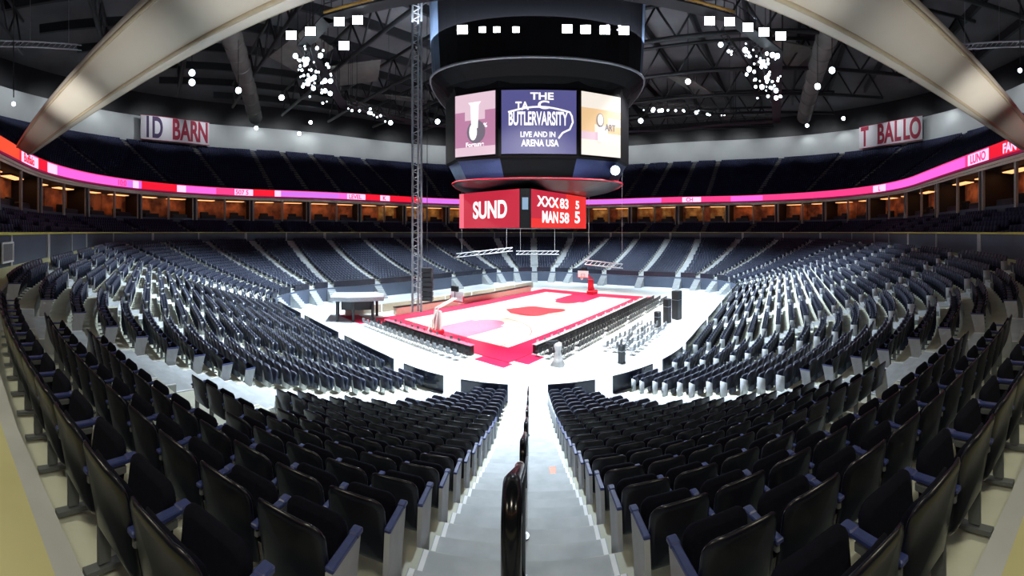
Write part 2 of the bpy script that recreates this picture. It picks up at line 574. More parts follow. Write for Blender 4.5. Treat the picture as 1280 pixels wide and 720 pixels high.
# columns and party walls of the suites, each its own structure object
RCOL = Ring(27.5)
ncol = int(RCOL.L / 6.2)
seats_in_view = []
for i in range(ncol):
    s_ = RCOL.L * (i + 0.3) / ncol
    p, nn = RCOL.at(s_)
    ang = math.atan2(nn.y, nn.x)
    mb = MB()
    mb.box((p[0], p[1], 14.25), (0.28, 0.34, 4.8), 'column', ang)
    if i % 2 == 0:
        mb.box((p[0] + nn.x * 2.2, p[1] + nn.y * 2.2, 13.9), (4.0, 0.2, 5.0), 'darkbox', ang)
        mb.box((p[0] - nn.y * 0.8, p[1] + nn.x * 0.8, 14.25), (0.2, 0.16, 4.8), 'column', ang)
        mb.box((p[0] - nn.y * 0.4 + nn.x * .1, p[1] + nn.x * 0.4 + nn.y * .1, 14.25), (0.1, 0.66, 4.8), 'darkbox', ang)
    struct(mb.build('column'))
    # one added glow panel and one warm back panel in each suite
    p2, n2 = RCOL.at(s_ + RCOL.L / ncol / 2)
    a2 = math.atan2(n2.y, n2.x)
    q = (p2[0] + n2.x * 2.2, p2[1] + n2.y * 2.2, 16.2)
    lm = MB(); lm.box(q, (1.2, 3.8, 0.08), 'suiteglow', a2); lm.box((q[0], q[1], q[2] + 0.1), (1.3, 4.0, 0.12), 'darkbox', a2)
    yel = (abs((p2[0]) - 5) < 40 and p2[1] > 55)
    f = lm.build('suite_glow_panel')
    tag(f, 'added warm glow panel inside a private suite under the ribbon display', 'lamp', 'added suite glow panels')
    fu = MB()
    q = (p2[0] + n2.x * 3.85, p2[1] + n2.y * 3.85)
    fu.box((q[0], q[1], 14.5), (0.1, 4.6, 3.2), 'suite_y' if yel else 'suite', a2)
    struct(fu.build('wall_panel'))
    fb = MB()
    fb.box((p2[0] + n2.x * 1.0, p2[1] + n2.y * 1.0, 12.65), (0.7, 3.2, 1.3), None, a2, bev=0.08)
    fb.box((p2[0] + n2.x * 2.6, p2[1] + n2.y * 2.6, 12.95), (0.5, 1.8, 2.0), None, a2, bev=0.08)
    tag(fb.build('suite_counter', 'darkbox'), 'dark counter standing in the front of a suite', 'counter', 'dark counters in the suites')

# ribbon display: arc-length coloured screen
RRB = Ring(27.22)


def az_px(x, y):
    return 640 + K * (math.atan2(x - EYE.x, y - EYE.y) + HEAD)


# colours of the running message along the board (station measured on the wall, in metres from the camera axis)
stops = [(-60, 'r_orange'), (12, 'r_orange'), (24, 'r_red'), (27, 'r_white'), (48, 'r_red'), (60, 'r_white'), (72, 'r_pink'), (158, 'r_violet'), (166, 'r_white'), (174, 'r_violet'),
         (177, 'r_red'), (222, 'r_white'), (232, 'r_pink'), (270, 'r_rose'), (292, 'r_white'), (316, 'r_red'), (343, 'r_white'), (352, 'r_violet'),
         (425, 'r_pink'), (435, 'r_white'), (458, 'r_red'), (475, 'r_white'), (486, 'r_red'), (528, 'r_violet'), (800, 'r_violet'), (826, 'r_rose'),
         (852, 'r_white'), (876, 'r_rose'), (912, 'r_pink'), (955, 'r_rose'), (1010, 'r_rose'), (1090, 'r_white'), (1108, 'r_pink'), (1205, 'r_rose'), (1210, 'r_white'), (1234, 'r_red'), (1400, 'r_orange')]
N = 520
stn = []
for i in range(N):
    p, nn = RRB.at(RRB.L * i / N)
    stn.append((p, nn))


def ring_col(px):
    c = 'r_red'
    for a_, k_ in stops:
        if px >= a_: c = k_
    return c


mb = MB(); mlow = MB()
vs = []
for p, nn in stn:
    for (o_, z) in ((0, 17.05), (0, 17.3), (0, 18.5), (0, 18.62), (0.08, 18.62), (0.08, 17.05)):
        vs.append((p[0] + nn.x * o_, p[1] + nn.y * o_, z))
mb.v = vs
for i in range(N):
    j = (i + 1) % N
    pm_ = (stn[i][0] + stn[j][0]) / 2
    c = ring_col(az_px(pm_[0], pm_[1])) if pm_[1] > 2 else 'darkbox'
    for q in range(6):
        r = (q + 1) % 6
        k = 'darkbox' if c == 'darkbox' else 'r_dark' if q == 0 else (('r_rose' if c in ('r_pink', 'r_violet', 'r_white') else c) if q == 2 else (c if q == 1 else 'darkbox'))
        mb.f.append([i * 6 + q, i * 6 + r, j * 6 + r, j * 6 + q]); mb.m.append(mb.mi(k))
rib = mb.build('ribbon_display')
tag(rib, 'red, pink and violet LED ribbon display circling the bowl under the upper deck', 'led display')


def text(body, size, mtx, m, parent=None, name='lettering', ext=0.01, sx=1.0, align='CENTER'):
    cu = bpy.data.curves.new(name, 'FONT')
    cu.body = body; cu.size = size; cu.extrude = ext; cu.align_x = align; cu.align_y = 'CENTER'
    cu.offset = size * 0.03
    cu.materials.append(M[m])
    o = bpy.data.objects.new(name, cu)
    C.objects.link(o)
    o.matrix_world = mtx @ Matrix.Diagonal((sx, 1, 1, 1))
    bpy.context.view_layer.update()
    me = bpy.data.meshes.new_from_object(o.evaluated_get(bpy.context.evaluated_depsgraph_get()))
    mw = o.matrix_world.copy()
    bpy.data.objects.remove(o)
    me.name = name
    if not me.materials: me.materials.append(M[m])
    o = bpy.data.objects.new(name, me)
    C.objects.link(o)
    o.matrix_world = mw
    if parent:
        o.parent = parent
        o.matrix_parent_inverse = parent.matrix_world.inverted()
    return o


def face_mtx(pos, n):
    """text plane whose outward normal is n (horizontal)"""
    n = Vector(n).normalized()
    up = Vector((0, 0, 1))
    x = up.cross(n).normalized()
    return Matrix.Translation(Vector(pos)) @ Matrix((x, up, n)).transposed().to_4x4()


def ring_angle_pt(px, R):
    """point on a ring seen under azimuth px"""
    best = None
    for i in range(0, len(R.p)):
        if R.p[i][1] < -2: continue
        e = abs(az_px(R.p[i][0], R.p[i][1]) - px)
        if best is None or e < best[0]: best = (e, i)
    i = best[1]
    return R.p[i], normal(FINE[i])


for px, t_, c_ in ((37, 'Buffalo', 'r_red'), (153, '10:0', 'r_rose'), (303, '507 5', 'r_rose'), (444, 'LEVEL', 'r_rose'), (480, 'K', 'r_red'),
                   (1099, 'L', 'r_rose'), (1222, 'LUNO', 'r_rose'), (1262, 'FAN', 'r_white'), (862, 'CH', 'r_rose')):
    p, nn = ring_angle_pt(px, RRB)
    text(t_, 1.25, face_mtx((p[0] - nn.x * 0.03, p[1] - nn.y * 0.03, 17.85), -nn), c_, rib)

# ---------------------------------------------------------------- upper deck
NUP = 20
uprof = [(28.4, 18.75), (28.4, 18.3)]
um = ['darkbox']
UOFF, UZ = [], []
for j in range(NUP):
    o_, z = 28.4 + 0.95 * j, 18.3 + 0.62 * j
    UOFF.append(o_); UZ.append(z)
    uprof += [(o_ + 0.95, z)]; um.append('uptread')
    uprof += [(o_ + 0.95, z + 0.62)]; um.append('uptread')
UTOP = uprof[-1]
uprof += [(UTOP[0] + 1.0, UTOP[1])]; um.append('uptread')
struct(loft_ring(uprof, um, 'floor_upper_deck'))
WOFF = UTOP[0] + 1.0
struct(loft_ring([(WOFF, UTOP[1] - 0.1), (WOFF, 36.9)], ['white_wall'], 'wall_upper'))
struct(loft_ring([(WOFF, 36.9), (WOFF + 1.5, 36.9), (WOFF + 1.5, 43.5)], ['darkbox', 'darkbox'], 'wall_clerestory'))

UA = []
for u in AISLES:
    UA.append(u)
for u in UA:
    n = normal(u); ang = math.atan2(n.y, n.x)
    mb = MB()
    for j in range(NUP):
        x, y = ring_pt(u, UOFF[j] + 0.47)
        mb.box((x, y, UZ[j] + 0.02), (0.95, 1.15, 0.08), rz=ang)
        x, y = ring_pt(u, UOFF[j] + 0.82)
        mb.box((x, y, UZ[j] + 0.2), (0.26, 1.15, 0.4), rz=ang)
    struct(mb.build('upper_aisle_stairs', 'upaisle'))
    mb = MB()
    for j in range(6):
        x, y = ring_pt(u, 20.9 + 1.1 * j + 0.55)
        mb.box((x, y, 9.2 + 0.43 * j + 0.03), (1.1, 1.1, 0.08), rz=ang)
        x, y = ring_pt(u, 20.9 + 1.1 * j + 0.95)
        mb.box((x, y, 9.2 + 0.43 * j + 0.16), (0.3, 1.1, 0.32), rz=ang)
    struct(mb.build('club_aisle_stairs', 'upaisle'))

# dividing lines in the fascia wall: pale pilasters at every other aisle
for i, u in enumerate(AISLES):
    if i in (0, 1, len(AISLES) - 1): continue
    n = normal(u); ang = math.atan2(n.y, n.x)
    x, y = ring_pt(u, 20.66)
    mb = MB(); mb.box((x, y, (ZTOP + 9.85) / 2), (0.12, 0.5 if i % 2 else 0.2, 9.85 - ZTOP), rz=ang)
    struct(mb.build('trim_pilaster', 'standard'))

# ---------------------------------------------------------------- roof
mb = MB()
mb.prism([ring_pt(u, WOFF + 1.5) for u in RS], 43.0, 43.6, 'roof')
struct(mb.build('ceiling'))
# roof deck corrugation: purlins running along the court
for s_ in range(-64, 65, 8):
    mb = MB()
    ext = 66 * math.sqrt(max(0.05, 1 - (s_ / 70) ** 2))
    x0, y0 = W(-ext, s_); x1, y1 = W(ext, s_)
    L = math.hypot(x1 - x0, y1 - y0)
    mb.box(((x0 + x1) / 2, (y0 + y1) / 2, 42.3), (L, 0.5, 1.4), None, math.atan2(y1 - y0, x1 - x0))
    struct(mb.build('roof_purlin', 'steel'))
# deep trusses across the court
for l_ in range(-60, 61, 12):
    mb = MB()
    ext = 58 * math.sqrt(max(0.05, 1 - (l_ / 68) ** 2))
    P = lambda s, z: (*W(l_, s), z)
    mb.tube([P(-ext, 36.6), P(ext, 36.6)], 0.32, n=6)
    mb.tube([P(-ext, 41.4), P(ext, 41.4)], 0.28, n=6)
    nseg = max(2, int(ext * 2 / 6))
    for i in range(nseg):
        s0 = -ext + 2 * ext * i / nseg; s1 = -ext + 2 * ext * (i + 1) / nseg
        mb.tube([P(s0, 36.6), P((s0 + s1) / 2, 41.4)], 0.17, n=5)
        mb.tube([P((s0 + s1) / 2, 41.4), P(s1, 36.6)], 0.17, n=5)
    struct(mb.build('roof_truss', 'steel', smooth=True))
# acoustic baffle panels hung tilted between the trusses
for i, (l_, s_, rz, tl) in enumerate([(-30, -18, 0.2, 0.25), (-18, -30, -0.3, -0.2), (18, -24, 0.3, 0.3), (30, -8, -0.2, -0.25), (36, 12, 0.4, 0.3),
                                      (24, 30, 0.1, -0.3), (6, 34, -0.4, 0.25), (-6, -34, 0.5, -0.25), (42, -20, 0, 0.2), (48, 4, 0.2, -0.2), (10, -40, 0.3, 0.2), (-42, -8, 0.1, 0.2), (0, 44, 0.4, 0.2), (-24, 36, 0.2, 0.2)]):
    mb = MB(); mb.box((0, 0, 0), (9, 6, 0.25), bev=0.05)
    for q in (-3, 0, 3): mb.box((q, 0, 0.2), (0.15, 6, 0.2))
    o = mb.build('acoustic_baffle', 'duct')
    x, y = W(l_, s_)
    o.location = (x, y, 38.6); o.rotation_euler = (tl, tl * 0.6, rz)
    tag(o, 'grey acoustic baffle panel hung tilted between the roof trusses', 'ceiling panel', 'acoustic baffles under the roof')

# curved clad beam spanning the bowl in front of the camera
mb = MB(); mt = MB()
NB = 72
ring = []
sec_o = [(-0.9, 1.2), (-1.0, 1.55), (-0.5, 1.9), (0.7, 1.5), (1.5, 0.6), (1.62, 0.2), (1.45, 0.0), (1.0, 0.12), (0.0, 0.62)]
for i in range(NB + 1):
    t = -1 + 2 * i / NB
    x = t * 35.0
    y = 10.3 + 1.5 * t * t - 0.9
    k = 1 - 0.45 * abs(t) ** 3
    z = 17.1 + 0.3 * (1 - t * t)
    ring.append([(x, y + dy * k, z + dz * k) for dy, dz in sec_o])
vs = [p for r in ring for p in r]
n = len(sec_o)
fs = []
for i in range(NB):
    for q in range(n):
        r = (q + 1) % n
        fs.append([i * n + q, i * n + r, (i + 1) * n + r, (i + 1) * n + q])
fs += [list(range(n)), [NB * n + q for q in range(n - 1, -1, -1)]]
mb.add(vs, fs)
bo = mb.build('curved_beam', 'beam', smooth=False)
for pl in bo.data.polygons: pl.use_smooth = True
for q_ in (5, 7, 0):
    mt = MB(); mt.tube([r[q_] for r in ring], 0.10, n=6)
    mt.build('edge_moulding', 'beamtrim', bo, True)
tag(bo, 'pale clad beam arching over the whole bowl from left edge to right edge', 'beam')

# added unseen spots floating below the beam, brightening it along its length
for x, e_, ang in ((-21.5, 3000, 56), (20.5, 2600, 56), (-7.5, 1600, 60), (7.0, 1800, 60), (-15, 900, 75), (14, 900, 75), (0, 900, 75), (-28, 500, 60), (28, 500, 60)):
    spot('beam_wash', (x, 5.2, 12.8), (x * 1.02, 9.6, 18.0), e_, ang, (1, 0.97, 0.9), 0.3, 1.0)

# big round ducts behind the beam
for sx in (-1, 1):
    mb = MB()
    pts = [(sx * (24 + 30 * t), 20 + 46 * t, 34.0 + 3 * math.sin(t * 3)) for t in np.linspace(0, 1, 14)]
    mb.tube(pts, 1.5, n=14)
    for q in range(1, 13): mb.tube([Vector(pts[q]) - (Vector(pts[q + 1]) - Vector(pts[q])).normalized() * 0.12, Vector(pts[q]) + (Vector(pts[q + 1]) - Vector(pts[q])).normalized() * 0.12], 1.62, n=14)
    o = mb.build('air_duct', 'duct', smooth=True)
    tag(o, 'large round grey air duct under the roof on the %s' % ('left' if sx < 0 else 'right'), 'duct')

# ---------------------------------------------------------------- catwalk ring with lamps
CAT = [(-19, 34.5), (19, 34.5), (27, 38), (44, 62), (28, 78), (4, 88), (-20, 76), (-30, 60), (-24, 38)]
ZC = 31.0
mb = MB(); mr = MB()
cl = [(x, y, ZC) for x, y in CAT]
for i in range(len(cl)):
    p, q = Vector(cl[i]), Vector(cl[(i + 1) % len(cl)])
    d = (q - p); L = d.length; ang = math.atan2(d.y, d.x); c = (p + q) / 2
    nrm = Vector((-d.y, d.x, 0)).normalized()
    mb.box((c.x, c.y, ZC), (L + 0.6, 1.5, 0.12), 'steel', ang)
    for sd in (-0.75, 0.75):
        o_ = nrm * sd
        mb.tube([p + o_ + Vector((0, 0, 1.1)), q + o_ + Vector((0, 0, 1.1))], 0.05, 'steel', 6)
        nb = int(L / 2)
        for k in range(nb + 1):
            e = p + d * k / nb + o_
            mb.tube([e, e + Vector((0, 0, 1.1))], 0.04, 'steel', 5)
            if k % 4 == 0: mb.tube([e, e + Vector((0, 0, 10.5))], 0.05, 'steel', 5)
cw = mb.build('catwalk')
mr = MB()
mr.tube([(-19, 33.7, ZC + 0.25), (-3, 33.7, ZC + 0.25)], 0.13, n=6)
mr.tube([(3, 33.7, ZC + 0.25), (19, 33.7, ZC + 0.25)], 0.13, n=6)
mr.build('orange_rail', 'gold', cw)
tag(cw, 'black catwalk ring with orange edge hung under the roof round the scoreboard', 'catwalk')

# lamp prototypes: flood (square housing, lens, yoke) and par can
mb = MB(); mb.box((0, 0, 0.22), (0.95, 0.75, 0.42), bev=0.08)
for q in (-0.3, -0.1, 0.1, 0.3): mb.box((q, 0, 0.46), (0.04, 0.6, 0.12))
ME_fh = mb.build('housing', 'black', link=False)
mb = MB(); mb.box((0, 0, -0.02), (0.82, 0.62, 0.06), bev=0.02); ME_fl = mb.build('lens', 'lamp', link=False)
mb = MB(); mb.tube([(-0.5, 0, 0.2), (-0.55, 0, 0.75), (0.55, 0, 0.75), (0.5, 0, 0.2)], 0.035, n=6); mb.tube([(0, 0, 0.75), (0, 0, 1.1)], 0.04, n=6)
ME_fy = mb.build('yoke', 'steel', link=False)
mb = MB(); mb.tube([(0, 0, 0.55), (0, 0, 0.45), (0, 0, 0.05), (0, 0, 0)], 0.2, n=10); ME_ph = mb.build('housing', 'black', link=False)
mb = MB(); mb.tube([(0, 0, 0.0), (0, 0, -0.05)], 0.19, n=10); ME_pl = mb.build('lens', 'lamp2', link=False)
mb = MB(); mb.tube([(-0.22, 0, 0.3), (-0.24, 0, 0.75), (0.24, 0, 0.75), (0.22, 0, 0.3)], 0.02, n=5); ME_py = mb.build('yoke', 'steel', link=False)


def lamp(kind, loc, aim, label, group, scale=1.0):
    o = empty('flood_light' if kind == 'f' else 'spot_light', loc)
    d = Vector(aim) - Vector(loc)
    o.rotation_euler = d.to_track_quat('-Z', 'Y').to_euler()
    o.scale = (scale,) * 3
    for nm, me in (('housing', ME_fh if kind == 'f' else ME_ph), ('lens', ME_fl if kind == 'f' else ME_pl), ('yoke', ME_fy if kind == 'f' else ME_py)):
        obj(nm, me, o)
    tag(o, label, 'light', group)
    return o


def at_px(px, py, D):
    """a place in the hall by bearing, slope and distance from the stair head"""
    az = (px - 640) / K - HEAD
    return Vector((EYE.x + D * math.sin(az), EYE.y + D * math.cos(az), EYE.z + (290 - py) / K * D))


G1 = 'square floodlights on the near catwalk above the scoreboard'
names = ['leftmost', 'second from the left', 'third from the left', 'fourth from the left']
for i, (px, on) in enumerate(((578, 1), (603, 1), (621, 1), (645, 1))):
    p = at_px(px, 37, 35)
    lamp('f', p, (p.x * 0.1, -2, 8), 'square catwalk floodlight left of centre, %s of four' % names[i], G1, 1.1 if i == 0 else 0.72)
for i, px in enumerate((709, 732, 756, 780)):
    p = at_px(px, 36 + i * 0.7, 35)
    lamp('f', p, (p.x * 0.1, -2, 8), 'square catwalk floodlight right of centre, %s of four' % names[i], G1, 1.05)
for i, (px, py) in enumerate(((364, 44), (388, 39), (424, 27), (447, 25), (430, 57))):
    p = at_px(px, py, 38)
    lamp('f', p, (0, 0, 7), 'bright square floodlight at the left corner of the catwalk, %s from the left' % ORD[i + 1], 'square floodlights at the catwalk left corner', 1.15)
for i, (px, py) in enumerate(((912, 27), (935, 34), (955, 40), (976, 45), (887, 26))):
    p = at_px(px, py, 38)
    lamp('f', p, (0, 0, 7), 'bright square floodlight at the right corner of the catwalk, %s from the left' % ORD[(i + 2) if i < 4 else 1], 'square floodlights at the catwalk right corner', 1.15)
# theatrical rigs: hanging trusses full of par cans
random.seed(3)


def rig(pts, n, spread, label, truss_label, group, sc=1.0):
    pts = [Vector(p) for p in pts]
    mb = MB()
    for i in range(len(pts) - 1):
        a0, b0 = pts[i], pts[i + 1]
        for dx, dz in ((-.4, .4), (.4, .4), (0, 1.1)):
            mb.tube([a0 + Vector((dx, 0, dz)), b0 + Vector((dx, 0, dz))], 0.06, n=5)
        k = 8
        for q in range(k):
            e, f = a0.lerp(b0, q / k), a0.lerp(b0, (q + 1) / k)
            mb.tube([e + Vector((-.4, 0, .4)), f + Vector((0, 0, 1.1)), f + Vector((.4, 0, .4))], 0.04, n=4)
    for e in pts: mb.tube([e + Vector((0, 0, 1.1)), (e.x, e.y, 42)], 0.04, n=5)
    t = mb.build('lighting_truss', 'steel')
    tag(t, truss_label, 'truss')
    for i in range(n):
        t_ = (i + random.random()) / n * (len(pts) - 1)
        k = min(int(t_), len(pts) - 2)
        p = pts[k].lerp(pts[k + 1], t_ - k) + Vector((random.uniform(-1, 1) * spread, random.uniform(-1, 1) * spread, random.uniform(-1, .7) * spread * 0.55))
        lamp('s', p, (EYE.x + random.uniform(-12, 12), EYE.y + random.uniform(-5, 15), 8), label, group, sc * random.choice((0.45, 0.6, 0.8, 1.0, 1.5)))


rig([at_px(383, 64, 44), at_px(392, 90, 48), at_px(402, 118, 52)], 62, 1.9, 'small bright spotlight in the dense cluster left of the scoreboard', 'dark hanging truss carrying the spotlight cluster left of the scoreboard', 'spotlights in the left rig')
rig([at_px(944, 62, 44), at_px(957, 88, 48), at_px(962, 118, 52)], 54, 1.9, 'small bright spotlight in the dense cluster right of the scoreboard', 'dark hanging truss carrying the spotlight cluster right of the scoreboard', 'spotlights in the right rig')
rig([at_px(438, 132, 60), at_px(486, 152, 64)], 11, 0.8, 'small spotlight on the short truss between the left cluster and scoreboard', 'short dark truss between the left light cluster and the scoreboard', 'spotlights on the short left truss', 1.2)
rig([at_px(800, 136, 66), at_px(912, 144, 66)], 16, 0.6, 'small spotlight on the far truss right of the scoreboard', 'long dark truss low behind the scoreboard on the right', 'spotlights on the far right truss', 1.0)
rig([at_px(905, 50, 46), at_px(925, 74, 50)], 5, 1.0, 'small spotlight on the truss inside the right catwalk corner', 'short dark truss inside the right catwalk corner', 'spotlights inside the right corner')
for i, (px, py, D, lb) in enumerate(((240, 91, 50, 'upper of the pair of lone lamps over the left stand'), (240, 103, 50, 'lower of the pair of lone lamps over the left stand'), (298, 113, 54, 'lone round lamp over the left stand, right of the pair'),
                                     (352, 122, 58, 'lone round lamp below and left of the left light cluster'), (1022, 108, 54, 'lone round lamp right of the right light cluster, lower one'),
                                     (1040, 88, 52, 'lone round lamp right of the right light cluster, upper one'), (860, 102, 60, 'lone round lamp between scoreboard and right light cluster'),
                                     (547, 152, 66, 'lone lamp touching the left edge of the scoreboard'), (801, 151, 66, 'lone lamp touching the right edge of the scoreboard'),
                                     (17, 130, 36, 'small lamp at the far left edge above the beam end'), (1275, 88, 34, 'small lamp at the far right edge above the beam'))):
    p = at_px(px, py, D)
    lamp('s', p, EYE, 'small white ' + lb, 'lone lamps over the stands', 2.1 if D > 40 else 1.0)
    mb = MB(); mb.tube([p + Vector((0, 0, .6)), (p.x, p.y, 42)], 0.05, n=5); tag(mb.build('lamp_hanger', 'steel'), 'thin dark hanger rod, %s from the left over the stands' % ORD[(1, 2, 3, 4, 8, 9, 6, 5, 7, 10, 11)[i]], 'rod')
for i, (px, py) in enumerate(((119, 123), (320, 160), (388, 153), (374, 167), (1008, 157), (1055, 148), (1189, 121))):
    R_ = Ring(WOFF - 0.6) if i == 0 else R_
    p, nn = ring_angle_pt(px, R_)
    D = math.hypot(p[0] - EYE.x, p[1] - EYE.y)
    q = Vector((p[0], p[1], EYE.z + (290 - py) / K * D))
    o = lamp('s', q, EYE, 'small round lamp on the pale wall above the upper deck, %s from the left' % ORD[{119: 1, 320: 2, 374: 3, 388: 4, 1008: 5, 1055: 6, 1189: 7}[px]], 'lamps on the upper wall', 2.6)
    spot('wall_wash', (q.x - nn.x * 2.0, q.y - nn.y * 2.0, 36.4), (q.x + nn.x, q.y + nn.y, 33), 300, 120, (0.95, 1, 0.98), 0.3)

R_ = Ring(WOFF - 10)
for k in range(40):
    p, nn = R_.at(R_.L * (k + 0.5) / 40)
    if p[1] < -5: continue
    spot('wall_wash', (p[0], p[1], 38.5), (p[0] + nn.x * 10, p[1] + nn.y * 10, 33.5), 3900, 90, (0.93, 0.98, 1.0), 0.4, 1.0)  # added spots without fixtures, brightening the upper wall all round

# ---------------------------------------------------------------- banners on the upper wall
RW = Ring(WOFF - 0.15)


def banner(px0, px1, body, label, navy_first):
    p0, n0 = ring_angle_pt(px0, RW); p1, n1 = ring_angle_pt(px1, RW)
    p0 = Vector((*p0, 0)); p1 = Vector((*p1, 0))
    c = (p0 + p1) / 2
    d = p1 - p0; L = d.length
    n = Vector((d.y, -d.x, 0)).normalized()
    if n.dot(Vector((EYE.x, EYE.y, 0)) - c) < 0: n = -n
    c = c + n * 1.6
    ang = math.atan2(d.y, d.x)
    mb = MB(); mb.box((c.x, c.y, 33.9), (L, 0.12, 5.6), 'bannerwhite', ang)
    for sz in (31.15, 36.65): mb.box((c.x, c.y, sz), (L + 0.1, 0.18, 0.12), 'bannerred', ang)
    o = mb.build('banner')
    tag(o, label, 'banner')
    fm = face_mtx((c.x + n.x * 0.09, c.y + n.y * 0.09, 33.8), n)
    x = fm.to_3x3().col[0]
    nl = len(body)
    for i, ch in enumerate(body):
        if ch == ' ': continue
        t = (i + 0.5) / nl - 0.5
        mm = fm.copy(); mm.translation = fm.translation + x * (t * L * 0.94)
        text(ch, 6.6, mm, 'bannernavy' if i < navy_first else 'bannerred', o, 'letter', 0.04, min(1.0, L * 0.94 / nl / 4.2))


banner(174, 258, 'ID BARN', 'white banner with tall red and navy letters high on the left wall', 2)
banner(1080, 1157, 'T BALLO', 'white banner with tall crimson letters high on the right wall', 0)

# ---------------------------------------------------------------- scoreboard
sbx, sby = CC[0] + 0.45, CC[1] + 0.0
SB = empty('scoreboard', (sbx, sby, 0))
tag(SB, 'huge black hanging centre scoreboard with three screens above a red display box', 'scoreboard')


def sb_poly(k, flat=1.0):
    base = [(-3.95, -9.3), (3.95, -9.3), (8.5, -8.0), (10.2, -5.0), (10.2, 5.0), (8.5, 8.0), (3.95, 9.3), (-3.95, 9.3), (-8.5, 8.0), (-10.2, 5.0), (-10.2, -5.0), (-8.5, -8.0)]
    return [(x * k, y * k) for x, y in base]


def loft_poly(rings, name, m, parent, mats=None, smooth=False, cap=True):
    mb = MB()
    n = len(rings[0][0])
    vs = [(x, y, z) for poly, z in rings for x, y in poly]
    mb.v = vs
    for i in range(len(rings) - 1):
        for q in range(n):
            r = (q + 1) % n
            k = mats[i][q] if mats else m
            mb.f.append([i * n + q, i * n + r, (i + 1) * n + r, (i + 1) * n + q]); mb.m.append(mb.mi(k))
    if cap:
        mb.f.append(list(range(n - 1, -1, -1))); mb.m.append(mb.mi(m))
        mb.f.append([(len(rings) - 1) * n + q for q in range(n)]); mb.m.append(mb.mi(m))
    return mb.build(name, parent=parent, smooth=smooth)


def subdiv_poly(poly, rounds=2):
    for _ in range(rounds):
        out = []
        for i in range(len(poly)):
            a0, b0 = poly[i], poly[(i + 1) % len(poly)]
            out.append((a0[0] * .75 + b0[0] * .25, a0[1] * .75 + b0[1] * .25))
            out.append((a0[0] * .25 + b0[0] * .75, a0[1] * .25 + b0[1] * .75))
        poly = out
    return poly


rp = subdiv_poly(sb_poly(1.0))
Z0 = 10.0
scp = lambda k: [(x * k, y * k) for x, y in rp]
BB, BM, BS = 'board_body', 'board_blue', 'board_steel'
loft_poly([(sb_poly(0.965), Z0 + 7.1), (sb_poly(0.985), Z0 + 7.3), (sb_poly(0.985), Z0 + 14.0), (sb_poly(1.0), Z0 + 14.6)], 'screen_housing', BB, SB)
loft_poly([(scp(1.0), Z0 + 14.3), (scp(1.04), Z0 + 14.9), (scp(1.13), Z0 + 15.7), (scp(1.17), Z0 + 16.1), (scp(1.16), Z0 + 16.3)], 'upper_flare', BB, SB, smooth=False)
# grey steel rim round the flare
mb = MB(); mb.tube([(x * 1.17, y * 1.17, Z0 + 16.15) for x, y in rp], 0.13, close=True, n=6); mb.build('flare_rim', 'greysteel', SB, True)
nrp = len(rp)
colr = [[('board_steel' if abs(x) > 9.0 and y < 3 else BB) for x, y in rp]] * 2
loft_poly([(scp(1.15), Z0 + 16.3), (scp(1.17), Z0 + 20.0), (scp(1.19), Z0 + 27.0)], 'top_drum', BB, SB, mats=colr)
# lower skirt
nsp = 12
sk = [[(BM if q in (11, 1) else (BS if q in (10, 9, 2, 3) else BB)) for q in range(nsp)]]
loft_poly([(sb_poly(0.86), Z0 + 5.1), (sb_poly(0.955), Z0 + 7.1)], 'skirt', BB, SB, mats=sk)
loft_poly([(scp(0.62), Z0 + 4.25), (scp(0.93), Z0 + 5.0), (scp(0.95), Z0 + 5.15), (scp(0.93), Z0 + 5.3)], 'lower_disc', 'darkred' if 'darkred' in M else 'black', SB)
mb = MB(); mb.tube([(x * 0.95, y * 0.95, Z0 + 5.15) for x, y in rp], 0.07, close=True, n=6); mb.build('disc_rim', 'pad', SB, True)
# hangers up to the roof
for (x, y) in ((-6, -6), (6, -6), (6, 6), (-6, 6)):
    mb = MB(); mb.tube([(x, y, Z0 + 27), (x * 0.9, y * 0.9, 41)], 0.25, n=8); mb.build('hanger', 'steel', SB)


def screen(name, p0, p1, z0, z1, rows, depth=0.14, base='s_white', parent=SB):
    """flat LED screen between plan points p0 -> p1 (left to right seen from outside), coloured cells rows[r][c] top first"""
    p0 = Vector((*p0, 0)); p1 = Vector((*p1, 0))
    d = p1 - p0; n = Vector((d.y, -d.x, 0)).normalized()
    mb = MB()
    a0, b0 = p0 + n * depth, p1 + n * depth
    R = len(rows)
    mb.add([(p0.x, p0.y, z0), (p1.x, p1.y, z0), (b0.x, b0.y, z0), (a0.x, a0.y, z0), (p0.x, p0.y, z1), (p1.x, p1.y, z1), (b0.x, b0.y, z1), (a0.x, a0.y, z1)],
           [[0, 1, 2, 3], [4, 7, 6, 5], [0, 3, 7, 4], [1, 5, 6, 2]], 'black')
    for r in range(R):
        zt = z1 + (z0 - z1) * r / R; zb = z1 + (z0 - z1) * (r + 1) / R
        Cn = len(rows[r])
        for c in range(Cn):
            e, f = a0.lerp(b0, c / Cn), a0.lerp(b0, (c + 1) / Cn)
            mb.add([(e.x, e.y, zb), (f.x, f.y, zb), (f.x, f.y, zt), (e.x, e.y, zt)], [[0, 1, 2, 3]], rows[r][c])
    o = mb.build(name, parent=parent)
    # plan centre, normal, width
    return o, (a0 + b0) / 2 + Vector((0, 0, (z0 + z1) / 2)), n, d.length


def on_screen(par_o, c, n, x, z, body, size, m, sx=1.0):
    t = Vector((0, 0, 1)).cross(n).normalized()
    pos = c + t * x + Vector((0, 0, z)) + n * 0.02
    mtx = Matrix.Translation((sbx, sby, 0)) @ face_mtx(pos, n)
    o = text(body, size, mtx, m, None, 'lettering', 0.01, sx)
    o.parent = par_o
    o.matrix_parent_inverse = Matrix.Translation((-sbx, -sby, 0))
    return o


